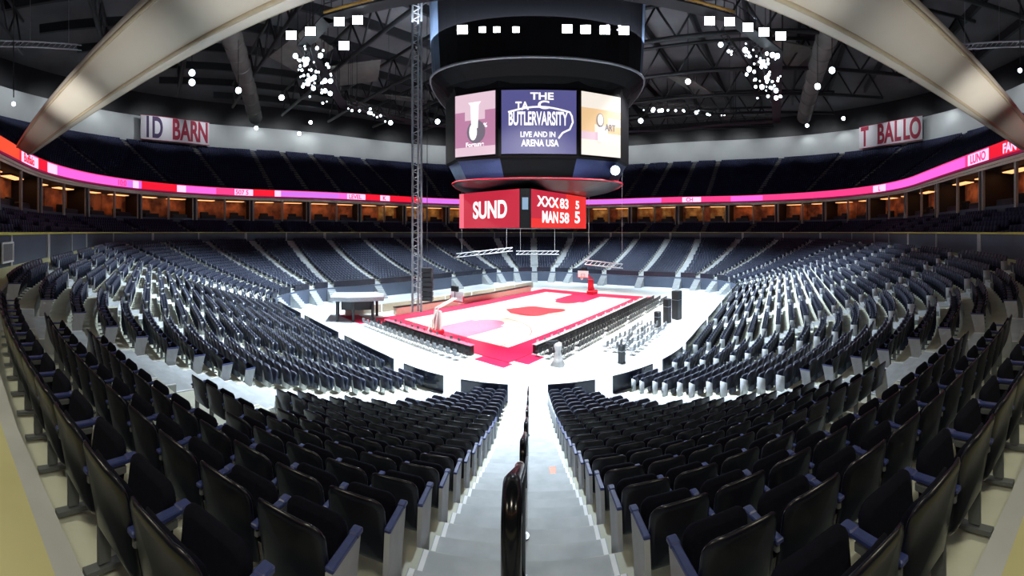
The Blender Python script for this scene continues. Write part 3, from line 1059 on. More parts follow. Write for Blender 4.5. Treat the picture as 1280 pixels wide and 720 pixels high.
zb_, zt_ = Z0 + 7.45, Z0 + 13.65
P_, K_, W_ = 's_purple', 's_pink', 's_palepink'
o, c, n, L = screen('centre_screen', (-3.6, -9.17), (3.7, -9.17), zb_, zt_, [[P_]])
o['label'] = 'purple centre screen with white lettering'
on_screen(o, c, n, 0.3, 2.45, 'THE', 0.95, 's_white', 1.3)
on_screen(o, c, n, -1.65, 1.5, 'TA', 1.1, 's_white', 0.9)
on_screen(o, c, n, 0.45, 1.6, 'C', 1.1, 's_white', 1.5)
on_screen(o, c, n, -0.1, 0.25, 'BUTLERVARSITY', 1.8, 's_white', 0.44)
on_screen(o, c, n, -0.1, -1.25, 'LIVE AND IN', 0.72, 's_white', 0.85)
on_screen(o, c, n, 0.1, -2.1, 'ARENA USA', 0.9, 's_white', 0.75)
mb = MB()
sw = [(-3.0 + 6 * t, 0.95 + 0.5 * math.sin(t * 3.1)) for t in np.linspace(0, 1, 16)] + [(3.2, 0.6), (3.3, 0.0), (3.0, -0.7), (2.3, -1.05), (1.9, -1.6)]
mb.tube([(c.x + x, c.y - 0.02, c.z + z) for x, z in sw], 0.09, n=4)
mb.build('swoosh', 's_white', o)
# left screen: pale top, pink body, white bottle-like figure
o, c, n, L = screen('left_screen', (-8.35, -7.95), (-4.15, -9.2), zb_, zt_, [[W_], [W_, W_], [K_, W_, W_, K_], [K_], [K_], [K_], [W_]])
o['label'] = 'pink left screen with white bottle picture'
t = Vector((0, 0, 1)).cross(n)


def blob(par, c, n, pts, m, name):
    t = Vector((0, 0, 1)).cross(n)
    mb = MB()
    vs = [c + t * x + Vector((0, 0, z)) + n * 0.02 for x, z in pts] + [c + t * x + Vector((0, 0, z)) + n * 0.05 for x, z in pts]
    k = len(pts)
    mb.add(vs, [list(range(k - 1, -1, -1)), list(range(k, 2 * k))] + [[i, (i + 1) % k, k + (i + 1) % k, k + i] for i in range(k)], m)
    return mb.build(name, parent=par)


def ell(cx_, cz_, rx, rz_, n_=16): return [(cx_ + rx * math.cos(2 * PI * i / n_), cz_ + rz_ * math.sin(2 * PI * i / n_)) for i in range(n_)]


blob(o, c, n, ell(0.15, -0.75, 1.0, 1.15), 's_grey', 'ring_picture')
blob(o, c + n * 0.03, n, [(-0.35, -0.4), (-0.45, 1.9), (-0.7, 2.2), (0.7, 2.2), (0.45, 1.9), (0.35, -0.4)], 's_white', 'bottle_picture')
blob(o, c + n * 0.06, n, ell(-0.15, -0.75, 0.42, 0.85), 's_white', 'oval_picture')
on_screen(o, c, n, 0.9, -0.2, '3 %', 0.6, 's_white')
on_screen(o, c, n, 0.0, -2.0, 'Fortune', 0.62, 's_white')
# right screen
Q_, E_ = 's_orange', 's_cream'
o, c, n, L = screen('right_screen', (4.15, -9.2), (8.35, -7.95), zb_, zt_, [[E_], [E_], [Q_, Q_], [Q_, Q_, E_], [Q_, E_, Q_], [W_, E_], [E_], [E_]])
o['label'] = 'cream and orange right screen'
blob(o, c, n, ell(-0.15, 0.45, 0.42, 0.7), 's_grey', 'head_picture')
blob(o, c + n * 0.03, n, ell(-0.15, 0.5, 0.33, 0.58), 's_cream', 'face_picture')
blob(o, c + n * 0.03, n, [(-0.4, -1.6), (-0.45, -0.3), (-0.05, -0.2), (0.1, -1.0), (0.0, -1.7)], 's_white', 'body_picture')
on_screen(o, c, n, 1.0, -0.2, 'ART', 0.9, 's_grey', 0.7)

# lower display box, corner towards the stair
bz0, bz1 = Z0 + 0.25, Z0 + 4.2
ul = Vector((-VX[0], -VX[1])); ur = Vector((UX[0], UX[1]))
nc = Vector((-1.35, -8.5))
c1 = nc + ul * 0.55; c2 = nc + ur * 0.5 + Vector((0.25, -0.1))
lend = c1 + ul * 8.6; rend = c2 + ur * 11.6
back = lend + ur * 10.2; back2 = rend + ul * 9.2
DB = MB()
DB.prism([lend, c1, c2, rend, rend + ul * 9.6, lend + ur * 9.4], bz0, bz1, 'black')
dbo = DB.build('display_box', parent=SB)
RDD, RD2, RM = 's_red', 's_red2', 's_rim'
o, c, n, L = screen('left_display', lend, c1, bz0 + 0.03, bz1 - 0.03, [[RM] + [RDD] * 11] * 6, 0.12)
o['label'] = 'red left face reading in white block letters'
on_screen(o, c, n, 0.3, -0.1, 'SUND', 2.5, 's_white', 0.72)
o, c, n, L = screen('right_display', c2, rend, bz0 + 0.03, bz1 - 0.03, [[RDD] * 7 + [RD2] * 5] + [[RDD] * 4 + [RD2] * 8] * 2 + [[RD2] * 12], 0.12)
o['label'] = 'red and orange right face with white letters'
on_screen(o, c, n, -2.7, 0.75, 'XXX', 1.5, 's_white', 1.25)
on_screen(o, c, n, -2.3, -0.85, 'MAN', 1.7, 's_white', 0.85)
on_screen(o, c, n, 0.6, 0.75, '83', 1.5, 's_white', 1.3)
on_screen(o, c, n, 0.6, -0.85, '58', 1.6, 's_white', 1.3)
on_screen(o, c, n, 3.6, 0.8, '5', 1.3, 's_white', 1.5)
on_screen(o, c, n, 3.6, -0.7, '5', 1.9, 's_white', 1.5)
nn_ = Vector(((c2 - c1).y, -(c2 - c1).x, 0)).normalized()
cm_ = (c1 + c2) / 2
mb = MB(); mb.box((cm_.x + nn_.x * 0.06, cm_.y + nn_.y * 0.06, Z0 + 2.7), (0.6, 0.08, 1.2), 's_clock', math.atan2((c2 - c1).y, (c2 - c1).x))
mb.build('corner_clock', parent=SB)
for (x, y) in ((-4, -3), (2, -4), (3, 2), (-3, 3)):
    mb = MB(); mb.tube([(x, y, bz1 - 0.1), (x, y, Z0 + 5)], 0.12, n=6); mb.build('strut', 'steel', SB)
# lamp at the right lower edge
p = at_px(769, 213, 42)
lamp('s', p, EYE, 'single blue-white lamp at the lower right edge of the scoreboard', None or 'scoreboard edge lamp', 2.6)
# lights that graze the scoreboard's flanks
for sx in (-1, 1):
    spot('scoreboard_flank_wash', (sbx + sx * 22, sby - 16, 33), (sbx + sx * 12, sby - 2, 24), 3000, 40, (0.6, 0.8, 1.0), 0.3)

SB.scale = (1.045, 1.045, 1.045); SB.location = (sbx, sby, -0.3)

# ---------------------------------------------------------------- hanging cable truss at the near basket
mb = MB()
pb = at_px(521, 385, 40)
for dx, dy in ((-0.45, 0), (0.45, 0.1), (0.0, 0.5)):
    mb.tube([(pb.x + dx, pb.y + dy, 2.0), (pb.x + dx, pb.y + dy, 42.0)], 0.11, n=6)
for k in range(52):
    z = 2.4 + k * 0.76
    mb.tube([(pb.x - 0.45, pb.y, z), (pb.x + 0.45, pb.y + 0.1, z + 0.38), (pb.x - 0.45, pb.y, z + 0.76)], 0.035, n=4)
o = mb.build('cable_truss', 'greysteel')
tag(o, 'slender grey lattice truss hanging from the roof left of the scoreboard', 'truss')
pb = at_px(534, 330, 38)
sp = empty('line_array', (pb.x, pb.y, 3.2))
for k in range(7):
    mb = MB(); mb.box((0, 0.03 * k, 3.2 - k * 0.46), (1.0, 0.6, 0.42), bev=0.04); mb.build('speaker_box', 'darkbox', sp)
mb = MB(); mb.tube([(0, 0, 3.4), (0, 0, 38.6)], 0.03, n=4); mb.build('cable', 'steel', sp)
tag(sp, 'black column of speakers hanging beside the lattice truss', 'speaker')

# ---------------------------------------------------------------- court
H = 0.06


def wprism(poly, z0, z1, m, name, parent=None):
    mb = MB(); mb.prism([W(l, s) for l, s in poly][::-1], z0, z1, m)
    o = mb.build(name, parent=parent)
    return o


crt = wprism([(-17.2, -10.0), (17.2, -10.0), (17.2, 10.0), (-17.2, 10.0)][::-1], 0.0, H, 'crimson', 'basketball_court')
tag(crt, 'basketball court of pale wood with a crimson border', 'court')
# oriented wood slab in court axes
mb = MB(); mb.prism([(-14.33, -7.62), (14.33, -7.62), (14.33, 7.62), (-14.33, 7.62)], H, H + 0.012, 'wood')
wo = mb.build('playing_surface', parent=crt)
wo.location = (CC[0], CC[1], 0); wo.rotation_euler = (0, 0, math.atan2(UX[1], UX[0]))


def cpaint(poly, m, name, z=H + 0.013):
    mb = MB(); mb.prism(poly, z, z + 0.006, m)
    o = mb.build(name, parent=wo)
    return o


# court local frame: x along the long axis, y = -S
for sx in (-1, 1):
    pl = [(sx * 14.33, -2.44), (sx * 14.33, 2.44), (sx * 8.53, 2.44), (sx * 8.53, -2.44)]
    cpaint(pl if sx > 0 else pl[::-1], 'crimson' if sx > 0 else 'pinkpaint', 'key_paint')
    cp = [(sx * 8.53 + 1.83 * math.cos(t), 1.83 * math.sin(t)) for t in np.linspace(0, 2 * PI, 40)[:-1]]
    cpaint(cp, 'pinkpaint' if sx < 0 else 'crimson', 'free_throw_circle', H + 0.0135)
mbl = MB()


def lines(pts, wdt=0.08):
    for i in range(len(pts) - 1):
        a0, b0 = Vector(pts[i]), Vector(pts[i + 1])
        d = b0 - a0
        mbl.box(((a0.x + b0.x) / 2, (a0.y + b0.y) / 2, H + 0.021), (d.length + wdt, wdt, 0.006), 'line', math.atan2(d.y, d.x))


lines([(-14.3, -7.6), (14.3, -7.6), (14.3, 7.6), (-14.3, 7.6), (-14.3, -7.6)])
lines([(0, -7.6), (0, 7.6)])
for sx in (-1, 1):
    arc = [(sx * 14.3, -6.7), (sx * 10.0, -6.7)] + [(sx * (12.75 - 7.24 * math.cos(t)), 7.24 * math.sin(t)) for t in np.linspace(-1.18, 1.18, 30)] + [(sx * 10.0, 6.7), (sx * 14.3, 6.7)]
    lines(arc)
mbl.build('court_lines', parent=wo)
lg = [(1.9 * math.cos(t) * (1.9 + 0.28 * math.sin(3 * t + 1)), 1.9 * math.sin(t) * (1.35 + 0.25 * math.cos(4 * t))) for t in np.linspace(0, 2 * PI, 60)[:-1]]
lgr = [(x * math.cos(-0.9) - y * math.sin(-0.9), x * math.sin(-0.9) + y * math.cos(-0.9)) for x, y in lg]
cpaint(lgr, 'logo', 'centre_logo', H + 0.028)
# crimson floor mats beyond the near baseline
for i, (l0, l1, s0, s1, lb) in enumerate(((-19.4, -17.3, -13.6, -8.6, 'crimson floor mat beyond the left corner of the court'), (-18.3, -17.25, 7.4, 10.4, 'crimson floor mat at the near corner of the court'), (-16.6, -14.4, 10.05, 11.4, 'crimson floor mat beside the right sideline, near end'))):
    tag(wprism([(l0, s0), (l1, s0), (l1, s1), (l0, s1)][::-1], 0, 0.035, 'crimson', 'floor_mat'), lb, 'mat')


# baskets
def basket(sx, label, padm):
    x, y = W(sx * 14.33, 0)
    ang = math.atan2(-sx * UX[1], -sx * UX[0])          # local +X points into the court
    r = empty('basketball_goal', (x, y, H), ang)
    mb = MB(); mb.box((-1.9, 0, 0.3), (1.9, 1.1, 0.6), bev=0.08); mb.build('base', 'pad', r)
    mb = MB(); mb.box((-1.35, 0, 1.3), (0.35, 0.9, 2.2), bev=0.1); mb.build('front_pad', padm, r)
    mb = MB(); mb.tube([(-1.9, 0.2, 0.6), (-1.5, 0.2, 2.6), (0.9, 0.2, 3.3)], 0.08); mb.tube([(-1.9, -0.2, 0.6), (-1.5, -0.2, 2.6), (0.9, -0.2, 3.3)], 0.08)
    mb.tube([(-2.6, 0, 0.6), (-1.5, 0, 2.4)], 0.07)
    mb.build('boom_arm', padm, r)
    mb = MB(); mb.box((1.2, 0, 3.45), (0.05, 1.83, 1.07)); mb.build('backboard', 'glass', r)
    mb = MB(); mb.box((1.2, 0, 2.93), (0.1, 1.9, 0.12)); mb.box((1.2, 0.92, 3.2), (0.1, 0.08, 0.6)); mb.box((1.2, -0.92, 3.2), (0.1, 0.08, 0.6))
    mb.tube([(1.24, -0.3, 3.05), (1.24, -0.3, 3.5), (1.24, 0.3, 3.5), (1.24, 0.3, 3.05)], 0.025, n=4)
    mb.build('backboard_frame', 'pad', r)
    mb = MB(); mb.tube([(1.6 + 0.23 * math.cos(t), 0.23 * math.sin(t), 3.05) for t in np.linspace(0, 2 * PI, 20)[:-1]], 0.02, close=True, n=5); mb.build('rim', 'orange', r)
    mb = MB()
    for k in range(12):
        t0, t1 = 2 * PI * k / 12, 2 * PI * (k + 1) / 12
        mb.tube([(1.6 + 0.23 * math.cos(t0), 0.23 * math.sin(t0), 3.05), (1.6 + 0.13 * math.cos(t1), 0.13 * math.sin(t1), 2.62)], 0.008, n=3)
        mb.tube([(1.6 + 0.23 * math.cos(t1), 0.23 * math.sin(t1), 3.05), (1.6 + 0.13 * math.cos(t0), 0.13 * math.sin(t0), 2.62)], 0.008, n=3)
    mb.build('net', 'white', r)
    mb = MB(); mb.box((0.9, 0, 4.25), (0.3, 0.9, 0.55), bev=0.03); mb.tube([(0.9, 0, 3.4), (0.9, 0, 4.0)], 0.04); mb.build('shot_clock', 'black', r)
    tag(r, label, 'basketball hoop')


basket(-1, 'nearer basketball hoop on its stand, left end of the court', 'white')
basket(1, 'farther basketball hoop with crimson padded stand, right end of court', 'pad')

# ---------------------------------------------------------------- chairs and tables round the court
mb = MB()
mb.box((0, 0, 0.44), (0.46, 0.44, 0.09), bev=0.02)
mb.box((0, -0.20, 0.68), (0.46, 0.06, 0.42), bev=0.02)
for sx in (-0.21, 0.21):
    mb.tube([(sx, -0.22, 0.86), (sx, -0.14, 0.45), (sx, 0.2, 0.0)], 0.014, n=4)
    mb.tube([(sx, 0.16, 0.45), (sx, -0.2, 0.0)], 0.014, n=4)
ME_CH = mb.build('folding_chair', 'chair', link=False)
ME_CH2 = ME_CH.copy(); ME_CH2.materials.clear(); ME_CH2.materials.append(M['chairgrey'])


def chair(l, s, face, label, group, me=ME_CH):
    o = bpy.data.objects.new('folding_chair', me)
    C.objects.link(o)
    x, y = W(l, s)
    fx, fy = UX[0] * face[0] + VX[0] * face[1], UX[1] * face[0] + VX[1] * face[1]
    o.location = (x, y, 0.04 if (abs(l) < 17 and abs(s) < 9.9) else 0.0)
    o.rotation_euler = (0, 0, math.atan2(fy, fx) - PI / 2 + random.uniform(-.04, .04))
    tag(o, label, 'chair', group)


for r in range(3):
    for i in range(46):
        l = -14.6 + i * 0.63
        if r == 2 and i % 9 == 4: continue
        chair(l, 10.95 + r * 0.95, (0, -1), 'black folding chair in the %s row along the right sideline' % ('courtside', 'second', 'rear')[r], '%s courtside chair row on the right' % ORD[r + 1])
for r in range(2):
    for i in range(18):
        l = -18.3 - r * 0.9
        s = -7.4 + i * 0.82
        chair(l - 0.2, s, (1, 0), ('black folding chair in the front row behind the near baseline', 'grey folding chair in the back row behind the near baseline')[r], '%s row behind the near baseline' % ORD[r + 1], (ME_CH, ME_CH2)[r])
random.seed(11)
for i in range(40):
    l, s = -10.5 + (i % 10) * 0.95 + random.uniform(-.2, .2), 14.9 + (i // 10) * 0.85 + random.uniform(-.15, .15)
    chair(l, s, (0, -1), 'grey folding chair in the block between right sideline and stand', 'loose chairs before the right stand', ME_CH2)


def table(l0, l1, s0, s1, h, m, label, topm=None, name='scorer_table'):
    r = wprism([(l0, s0), (l1, s0), (l1, s1), (l0, s1)][::-1], 0.06, h, m, name)
    tp = wprism([(l0 - .05, s0 - .05), (l1 + .05, s0 - .05), (l1 + .05, s1 + .05), (l0 - .05, s1 + .05)][::-1], h, h + 0.05, topm or m, 'tabletop', r)
    tag(r, label, 'table')
    return r


table(-13.5, 13.5, -10.75, -10.1, 0.9, 'creamboard', 'long cream fronted scorer table along the far sideline', 'black')
table(-17.95, -17.5, -5.8, 6.6, 0.8, 'darkbox', 'dark press table along the near baseline', 'pinkpaint', 'press_table')
table(-14.2, 13.0, 10.1, 10.45, 0.75, 'darkbox', 'long dark press table along the right sideline', 'standard', 'press_table')
# laptops and papers scattered on the near tables
for i in range(24):
    l = -13.6 + i * 1.1
    mb = MB(); mb.box((0, 0, 0.01), (0.3, 0.22, 0.02)); mb.box((0, 0.12, 0.12), (0.3, 0.015, 0.22))
    o = mb.build('laptop', 'chairgrey' if i % 2 else 'white')
    x, y = W(l, 10.27); o.location = (x, y, 0.80); o.rotation_euler = (0, 0, math.atan2(VX[1], VX[0]) + PI / 2)
    tag(o, 'small open laptop on the press table along the right sideline', 'laptop', 'laptops on the sideline press table')
for i in range(13):
    mb = MB(); mb.box((0, 0, 0.01), (0.32, 0.22, 0.02)); mb.box((0, 0.12, 0.13), (0.34, 0.015, 0.24))
    o = mb.build('laptop', 'chairgrey' if i % 3 else 'pinkpaint')
    x, y = W(-17.72, -5.3 + i * 0.93); o.location = (x, y, 0.85); o.rotation_euler = (0, 0, math.atan2(UX[1], UX[0]) - PI / 2)
    tag(o, 'small open laptop on the press table behind the near baseline', 'laptop', 'laptops on the baseline press table')
# far advertising boards below the far left stand
for i in range(7):
    l = -19 + i * 5.3
    o = wprism([(l, -12.9), (l + 5.0, -12.9), (l + 5.0, -12.75), (l, -12.75)][::-1], 0.0, 1.0, 'creamboard', 'advertising_board')
    tag(o, 'cream advertising board behind the far sideline, %s from the near end' % ORD[i + 1], 'advertising board', 'cream boards behind the far sideline')

# canopy with equipment at the left corner
cp = at_px(462, 400, 44)
r = empty('covered_platform', (cp.x - 2.2, cp.y + 1.6, 0), 0.5)
mb = MB()
tp = [(-3.2, -1.8), (-1.0, -2.3), (2.8, -1.9), (3.2, 0.2), (2.4, 1.9), (-2.6, 2.0)]
mb.prism(tp, 2.3, 2.75)
mb.build('grey_cover', 'greycloth', r)
mb = MB(); mb.prism([(x * 0.6, y * 0.6) for x, y in tp], 1.2, 2.3); mb.build('dark_bag', 'darkbox', r)
for (x, y) in ((-2.4, -1.5), (-0.6, -1.8), (1.6, -1.5), (2.4, 1.2), (-2.2, 1.4)):
    mb = MB(); mb.box((x, y, 1.15), (0.3, 0.3, 2.3), bev=0.04); mb.build('leg', 'darkbox', r)
tag(r, 'grey covered camera platform on dark legs at the left court corner', 'platform')
# white draped camera at the near right corner of the court
cp = at_px(698, 440, 30)
r = empty('draped_camera', (cp.x, cp.y, 0), 0.3)
mb = MB(); vs = []; nn_ = 14
for k, (rr, z) in enumerate(((0.55, 0.0), (0.32, 0.5), (0.2, 1.0), (0.3, 1.45), (0.26, 1.65), (0.1, 1.72))):
    for q in range(nn_):
        t = 2 * PI * q / nn_
        vs.append((rr * (1 + 0.15 * math.sin(3 * t)) * math.cos(t), rr * (1 + 0.15 * math.sin(3 * t)) * math.sin(t), z))
fs = [[i * nn_ + q, i * nn_ + (q + 1) % nn_, (i + 1) * nn_ + (q + 1) % nn_, (i + 1) * nn_ + q] for i in range(5) for q in range(nn_)] + [[5 * nn_ + q for q in range(nn_)], list(range(nn_ - 1, -1, -1))]
mb.add(vs, fs); mb.build('drape', 'white', r, True)
mb = MB(); mb.box((-0.35, 0.1, 1.75), (0.7, 0.22, 0.26), bev=0.03); mb.tube([(-0.7, 0.1, 1.75), (-0.95, 0.1, 1.8)], 0.09); mb.build('camera_body', 'darkbox', r)
tag(r, 'white draped camera on a stand at the near corner of the court', 'camera')
# black equipment cases in front of the right stand
for i, (px, py, D, w_, h_) in enumerate(((834, 400, 44, 0.7, 2.6), (846, 392, 46, 0.9, 3.2), (822, 408, 42, 0.6, 1.6), (777, 438, 30.5, 0.45, 1.35))):
    p = at_px(px, 300, D)
    o = empty('road_case', (p.x, p.y, 0), 0.6)
    mb = MB(); mb.box((0, 0, h_ / 2 + 0.06), (w_, w_, h_), bev=0.05); mb.build('case_body', 'darkbox', o)
    for sx in (-1, 1):
        for sy in (-1, 1):
            mb = MB(); mb.tube([(sx * w_ * .4, sy * w_ * .4, 0), (sx * w_ * .4, sy * w_ * .4, 0.1)], 0.04, n=6)
            mb.build('caster', 'steel', o)
    mb = MB(); mb.box((0, 0, h_ * 0.7), (w_ + 0.02, w_ + 0.02, 0.05)); mb.build('edge_band', 'greysteel', o)
    tag(o, ('tall black equipment case before the right stand, left one of the pair', 'tallest black equipment case before the right stand', 'low black equipment case beside the tall pair near the right stand', 'small black case standing alone on the white floor right of court')[i], 'equipment case')
# hanging speaker trusses in the far half
for i, (px, py, D, wd, lb) in enumerate(((605, 322, 78, 11, 'bright lattice truss hanging low over the far left of court'), (672, 318, 84, 9, 'bright lattice truss hanging low over the far end of court'), (757, 330, 66, 7, 'bright lattice truss hanging low left of the farther hoop'))):
    p = at_px(px, py, D)
    mb = MB()
    for dz in (0, 0.7): mb.tube([(p.x - wd / 2, p.y, p.z + dz), (p.x + wd / 2, p.y + (2.5 if i != 1 else 0), p.z + dz - (0 if i == 1 else (-1.2 if i == 0 else 1.0)))], 0.1, n=5)
    k = 9
    for q in range(k):
        t0, t1 = q / k, (q + 1) / k
        sl = (0 if i == 1 else (1.2 if i == 0 else -1.0)); yy = (2.5 if i != 1 else 0)
        mb.tube([(p.x - wd / 2 + wd * t0, p.y + yy * t0, p.z + sl * t0), (p.x - wd / 2 + wd * t1, p.y + yy * t1, p.z + 0.7 + sl * t1)], 0.06, n=4)
    for t0 in (0.1, 0.9): mb.tube([(p.x - wd / 2 + wd * t0, p.y, p.z + 0.7), (p.x - wd / 2 + wd * t0, p.y, 42)], 0.025, n=4)
    tag(mb.build('hanging_truss', 'white'), lb, 'truss')
# entrance columns/tunnel mouths in the far stand
for i, (px, lb) in enumerate(((593, 'first'), (662, 'second'), (714, 'third'), (842, 'fourth'))):
    pass

# ---------------------------------------------------------------- seats
# detailed stadium seat (local: +Y towards the court, X along the row, origin on the tread)
def back_mesh(wd, z0, z1, y0, th, lean, rad, curve, name, m, inset=0.012):
    # rounded outline in x,z
    out = []
    hw = wd / 2
    for cxn, czn, a0, a1 in ((hw - rad, z1 - rad, 0, 90), (-hw + rad, z1 - rad, 90, 180)):
        for k in range(6):
            t = math.radians(a0 + (a1 - a0) * k / 5)
            out.append((cxn + rad * math.cos(t), czn + rad * math.sin(t)))
    rb = rad * 0.35
    for cxn, czn, a0, a1 in ((-hw + rb, z0 + rb, 180, 270), (hw - rb, z0 + rb, 270, 360)):
        for k in range(3):
            t = math.radians(a0 + (a1 - a0) * k / 2)
            out.append((cxn + rb * math.cos(t), czn + rb * math.sin(t)))
    n = len(out)
    cz = (z0 + z1) / 2
    Y = lambda x, z, d: y0 - lean * (z - z0) - curve * (1 - (x / hw) ** 2) + d

    mb = MB()
    vs = []
    layers = [(0.80, 0.0), (1 - inset * 2 / wd * 1.5, 0.0), (1.0, inset), (1.0, th - inset), (1 - inset * 2 / wd * 1.5, th), (0.80, th)]
    for sc_, d in layers:
        for x, z in out:
            xx, zz = x * sc_, cz + (z - cz) * sc_
            vs.append((xx, Y(xx, zz, d), zz))
    ctr0 = len(vs)
    vs.append((0, Y(0, cz, 0), cz)); vs.append((0, Y(0, cz, th), cz))
    fs = []
    for l in range(len(layers) - 1):
        for q in range(n):
            r = (q + 1) % n
            fs.append([l * n + q, l * n + r, (l + 1) * n + r, (l + 1) * n + q])
    for q in range(n):
        r = (q + 1) % n
        fs.append([ctr0, r, q])
        fs.append([ctr0 + 1, (len(layers) - 1) * n + q, (len(layers) - 1) * n + r])
    mb.add(vs, fs)
    return mb.build(name, m, smooth=True, link=False)


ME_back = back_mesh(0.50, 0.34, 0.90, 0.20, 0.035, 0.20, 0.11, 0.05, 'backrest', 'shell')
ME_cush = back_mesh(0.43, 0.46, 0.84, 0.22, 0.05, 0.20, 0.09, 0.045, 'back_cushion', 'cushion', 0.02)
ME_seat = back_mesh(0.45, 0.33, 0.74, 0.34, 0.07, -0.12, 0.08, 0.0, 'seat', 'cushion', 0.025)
mb = MB(); mb.box((0, 0.30, 0.655), (0.055, 0.36, 0.03), bev=0.012); mb.box((0, 0.44, 0.66), (0.065, 0.08, 0.034), bev=0.012)
ME_arm = mb.build('armrest', 'arm', link=False)
mb = MB(); mb.box((0, 0.25, 0.36), (0.03, 0.09, 0.58), bev=0.01); mb.box((0, 0.25, 0.045), (0.06, 0.26, 0.03)); mb.box((0, 0.27, 0.6), (0.032, 0.26, 0.05), bev=0.01)
mb.tube([(-0.03, 0.33, 0.42), (0.03, 0.33, 0.42)], 0.035, n=8)
ME_leg = mb.build('leg', 'leg_paint', link=False)
# row-end standard: flat grey panel
mb = MB()
pr = [(0.10, 0.03), (0.34, 0.03), (0.38, 0.30), (0.46, 0.62), (0.46, 0.64), (0.12, 0.64), (0.08, 0.30)]
vs = [(-0.022, y, z) for y, z in pr] + [(0.022, y, z) for y, z in pr]
k = len(pr)
mb.add(vs, [list(range(k)), list(range(2 * k - 1, k - 1, -1))] + [[i, k + i, k + (i + 1) % k, (i + 1) % k] for i in range(k)])
ME_end = mb.build('end_panel', 'standard', link=False)

SP = 0.545
NA = len(AISLES)
all_seats = []          # (x, y, z, angle, row, section, index from its first aisle, count, rowend flags)
for j in range(NROW):
    R = Ring(OFFT[j + 1] - 0.25)
    for ai in range(NA):
        s0 = R.s_of(AISLES[ai]); s1 = R.s_of(AISLES[(ai + 1) % NA])
        if ai == NA - 1: s1 = R.L
        if s1 <= s0: s1 += R.L
        s0 += AW(ai) + 0.08; s1 -= AW((ai + 1) % len(AISLES)) + 0.08
        n = int((s1 - s0) / SP)
        if n < 1: continue
        pad = ((s1 - s0) - n * SP) / 2
        # keep seats tight to the handrail aisle
        if ai == 0: st_ = s0
        elif ai == NA - 1: st_ = s1 - n * SP
        else: st_ = s0 + pad
        for i in range(n):
            fr = (i + 0.5) / n * 18 if ai == 0 else ((n - i - 0.5) / n * 18 if ai == NA - 1 else 0)
            if fr > 8.5 and j == 16: continue
            if ai == 0 and fr > 10.5 and j in (13, 14, 15) and i >= n - (16 - j) * 2: continue
            p, nn = R.at(st_ + SP * (i + 0.5))
            ang = math.atan2(-nn.y, -nn.x) - PI / 2
            all_seats.append((p[0], p[1], ZT[j], ang, j, ai, i, n))


def in_view(x, y):
    az = math.atan2(x - EYE.x, y - EYE.y) + HEAD
    return abs(az) < 1.36


cand = [s for s in all_seats if in_view(s[0], s[1]) and s[1] > 0.2]
cand.sort(key=lambda s: (s[0] - EYE.x) ** 2 + (s[1] - EYE.y) ** 2 + (s[2] - EYE.z) ** 2)
near = cand[:300]
near_ids = set(id(s) for s in near)
print('seats', len(all_seats), 'nearest 300 reach', math.hypot(near[-1][0], near[-1][1]))

SECN = {0: 'left of the handrail aisle', NA - 1: 'right of the handrail aisle', 1: 'beyond the left side aisle', NA - 2: 'beyond the right side aisle'}
for (x, y, z, ang, j, ai, i, n) in near:
    o = bpy.data.objects.new('stadium_seat', None)
    C.objects.link(o)
    o.empty_display_size = 0.1
    # tread position: seat origin on the rear part of the tread
    d = Vector((-math.sin(ang), math.cos(ang)))
    o.location = (x - d.x * 0.19, y - d.y * 0.19, z)
    o.rotation_euler = (0, 0, ang)
    parts = [('backrest', ME_back, 0), ('back_cushion', ME_cush, 0), ('seat', ME_seat, 0)]
    # local +X points to the right looking at the court; ring index grows to the left
    e_left, e_right = (i == n - 1), (i == 0)
    parts += [('armrest', ME_arm, -SP / 2), ('end_panel' if e_left else 'leg', ME_end if e_left else ME_leg, -SP / 2)]
    if e_right: parts += [('armrest', ME_arm, SP / 2), ('end_panel', ME_end, SP / 2)]
    for nm, me, dx in parts:
        c = bpy.data.objects.new(nm, me)
        C.objects.link(c)
        c.parent = o
        c.location = (dx, 0, 0)
    row = ORD[NROW - j]
    if ai == 0 or ai == 1:
        pos = ORD[i + 1]
    else:
        pos = ORD[n - i]
    tag(o, 'navy folding stadium seat, %s from aisle in %s row down, %s' % (pos, row, SECN.get(ai, 'far side section')), 'seat', 'navy seats nearest the stair head')

# every other seat: one object of simple seats
def seat_template(detail):
    V = []; F = []; Mi = []

    def bx(x0, x1, y0, y1, z0, z1, m, lean=0.0, cham=0.0):
        b = len(V)
        if cham:
            pts = [(x0, z0), (x1, z0), (x1, z1 - cham), (x1 - cham, z1), (x0 + cham, z1), (x0, z1 - cham)]
        else:
            pts = [(x0, z0), (x1, z0), (x1, z1), (x0, z1)]
        n = len(pts)
        for yy in (y0, y1):
            for x, z in pts: V.append((x, yy - lean * (z - z0), z))
        F.append([b + i for i in range(n)]); Mi.append(m)
        F.append([b + n + i for i in range(n - 1, -1, -1)]); Mi.append(m)
        for i in range(n):
            j = (i + 1) % n
            F.append([b + j, b + i, b + n + i, b + n + j]); Mi.append(m)
    if detail == 2:
        bx(-.25, .25, .19, .25, .34, .90, 0, 0.2, 0.09)
        bx(-.225, .225, .33, .40, .32, .74, 1, -0.12, 0.06)
        bx(-.29, -.255, .12, .44, .02, .66, 2)
    else:
        bx(-.25, .25, .15, .30, .30, .88, 0, 0.15)
    return np.array(V, float), F, Mi


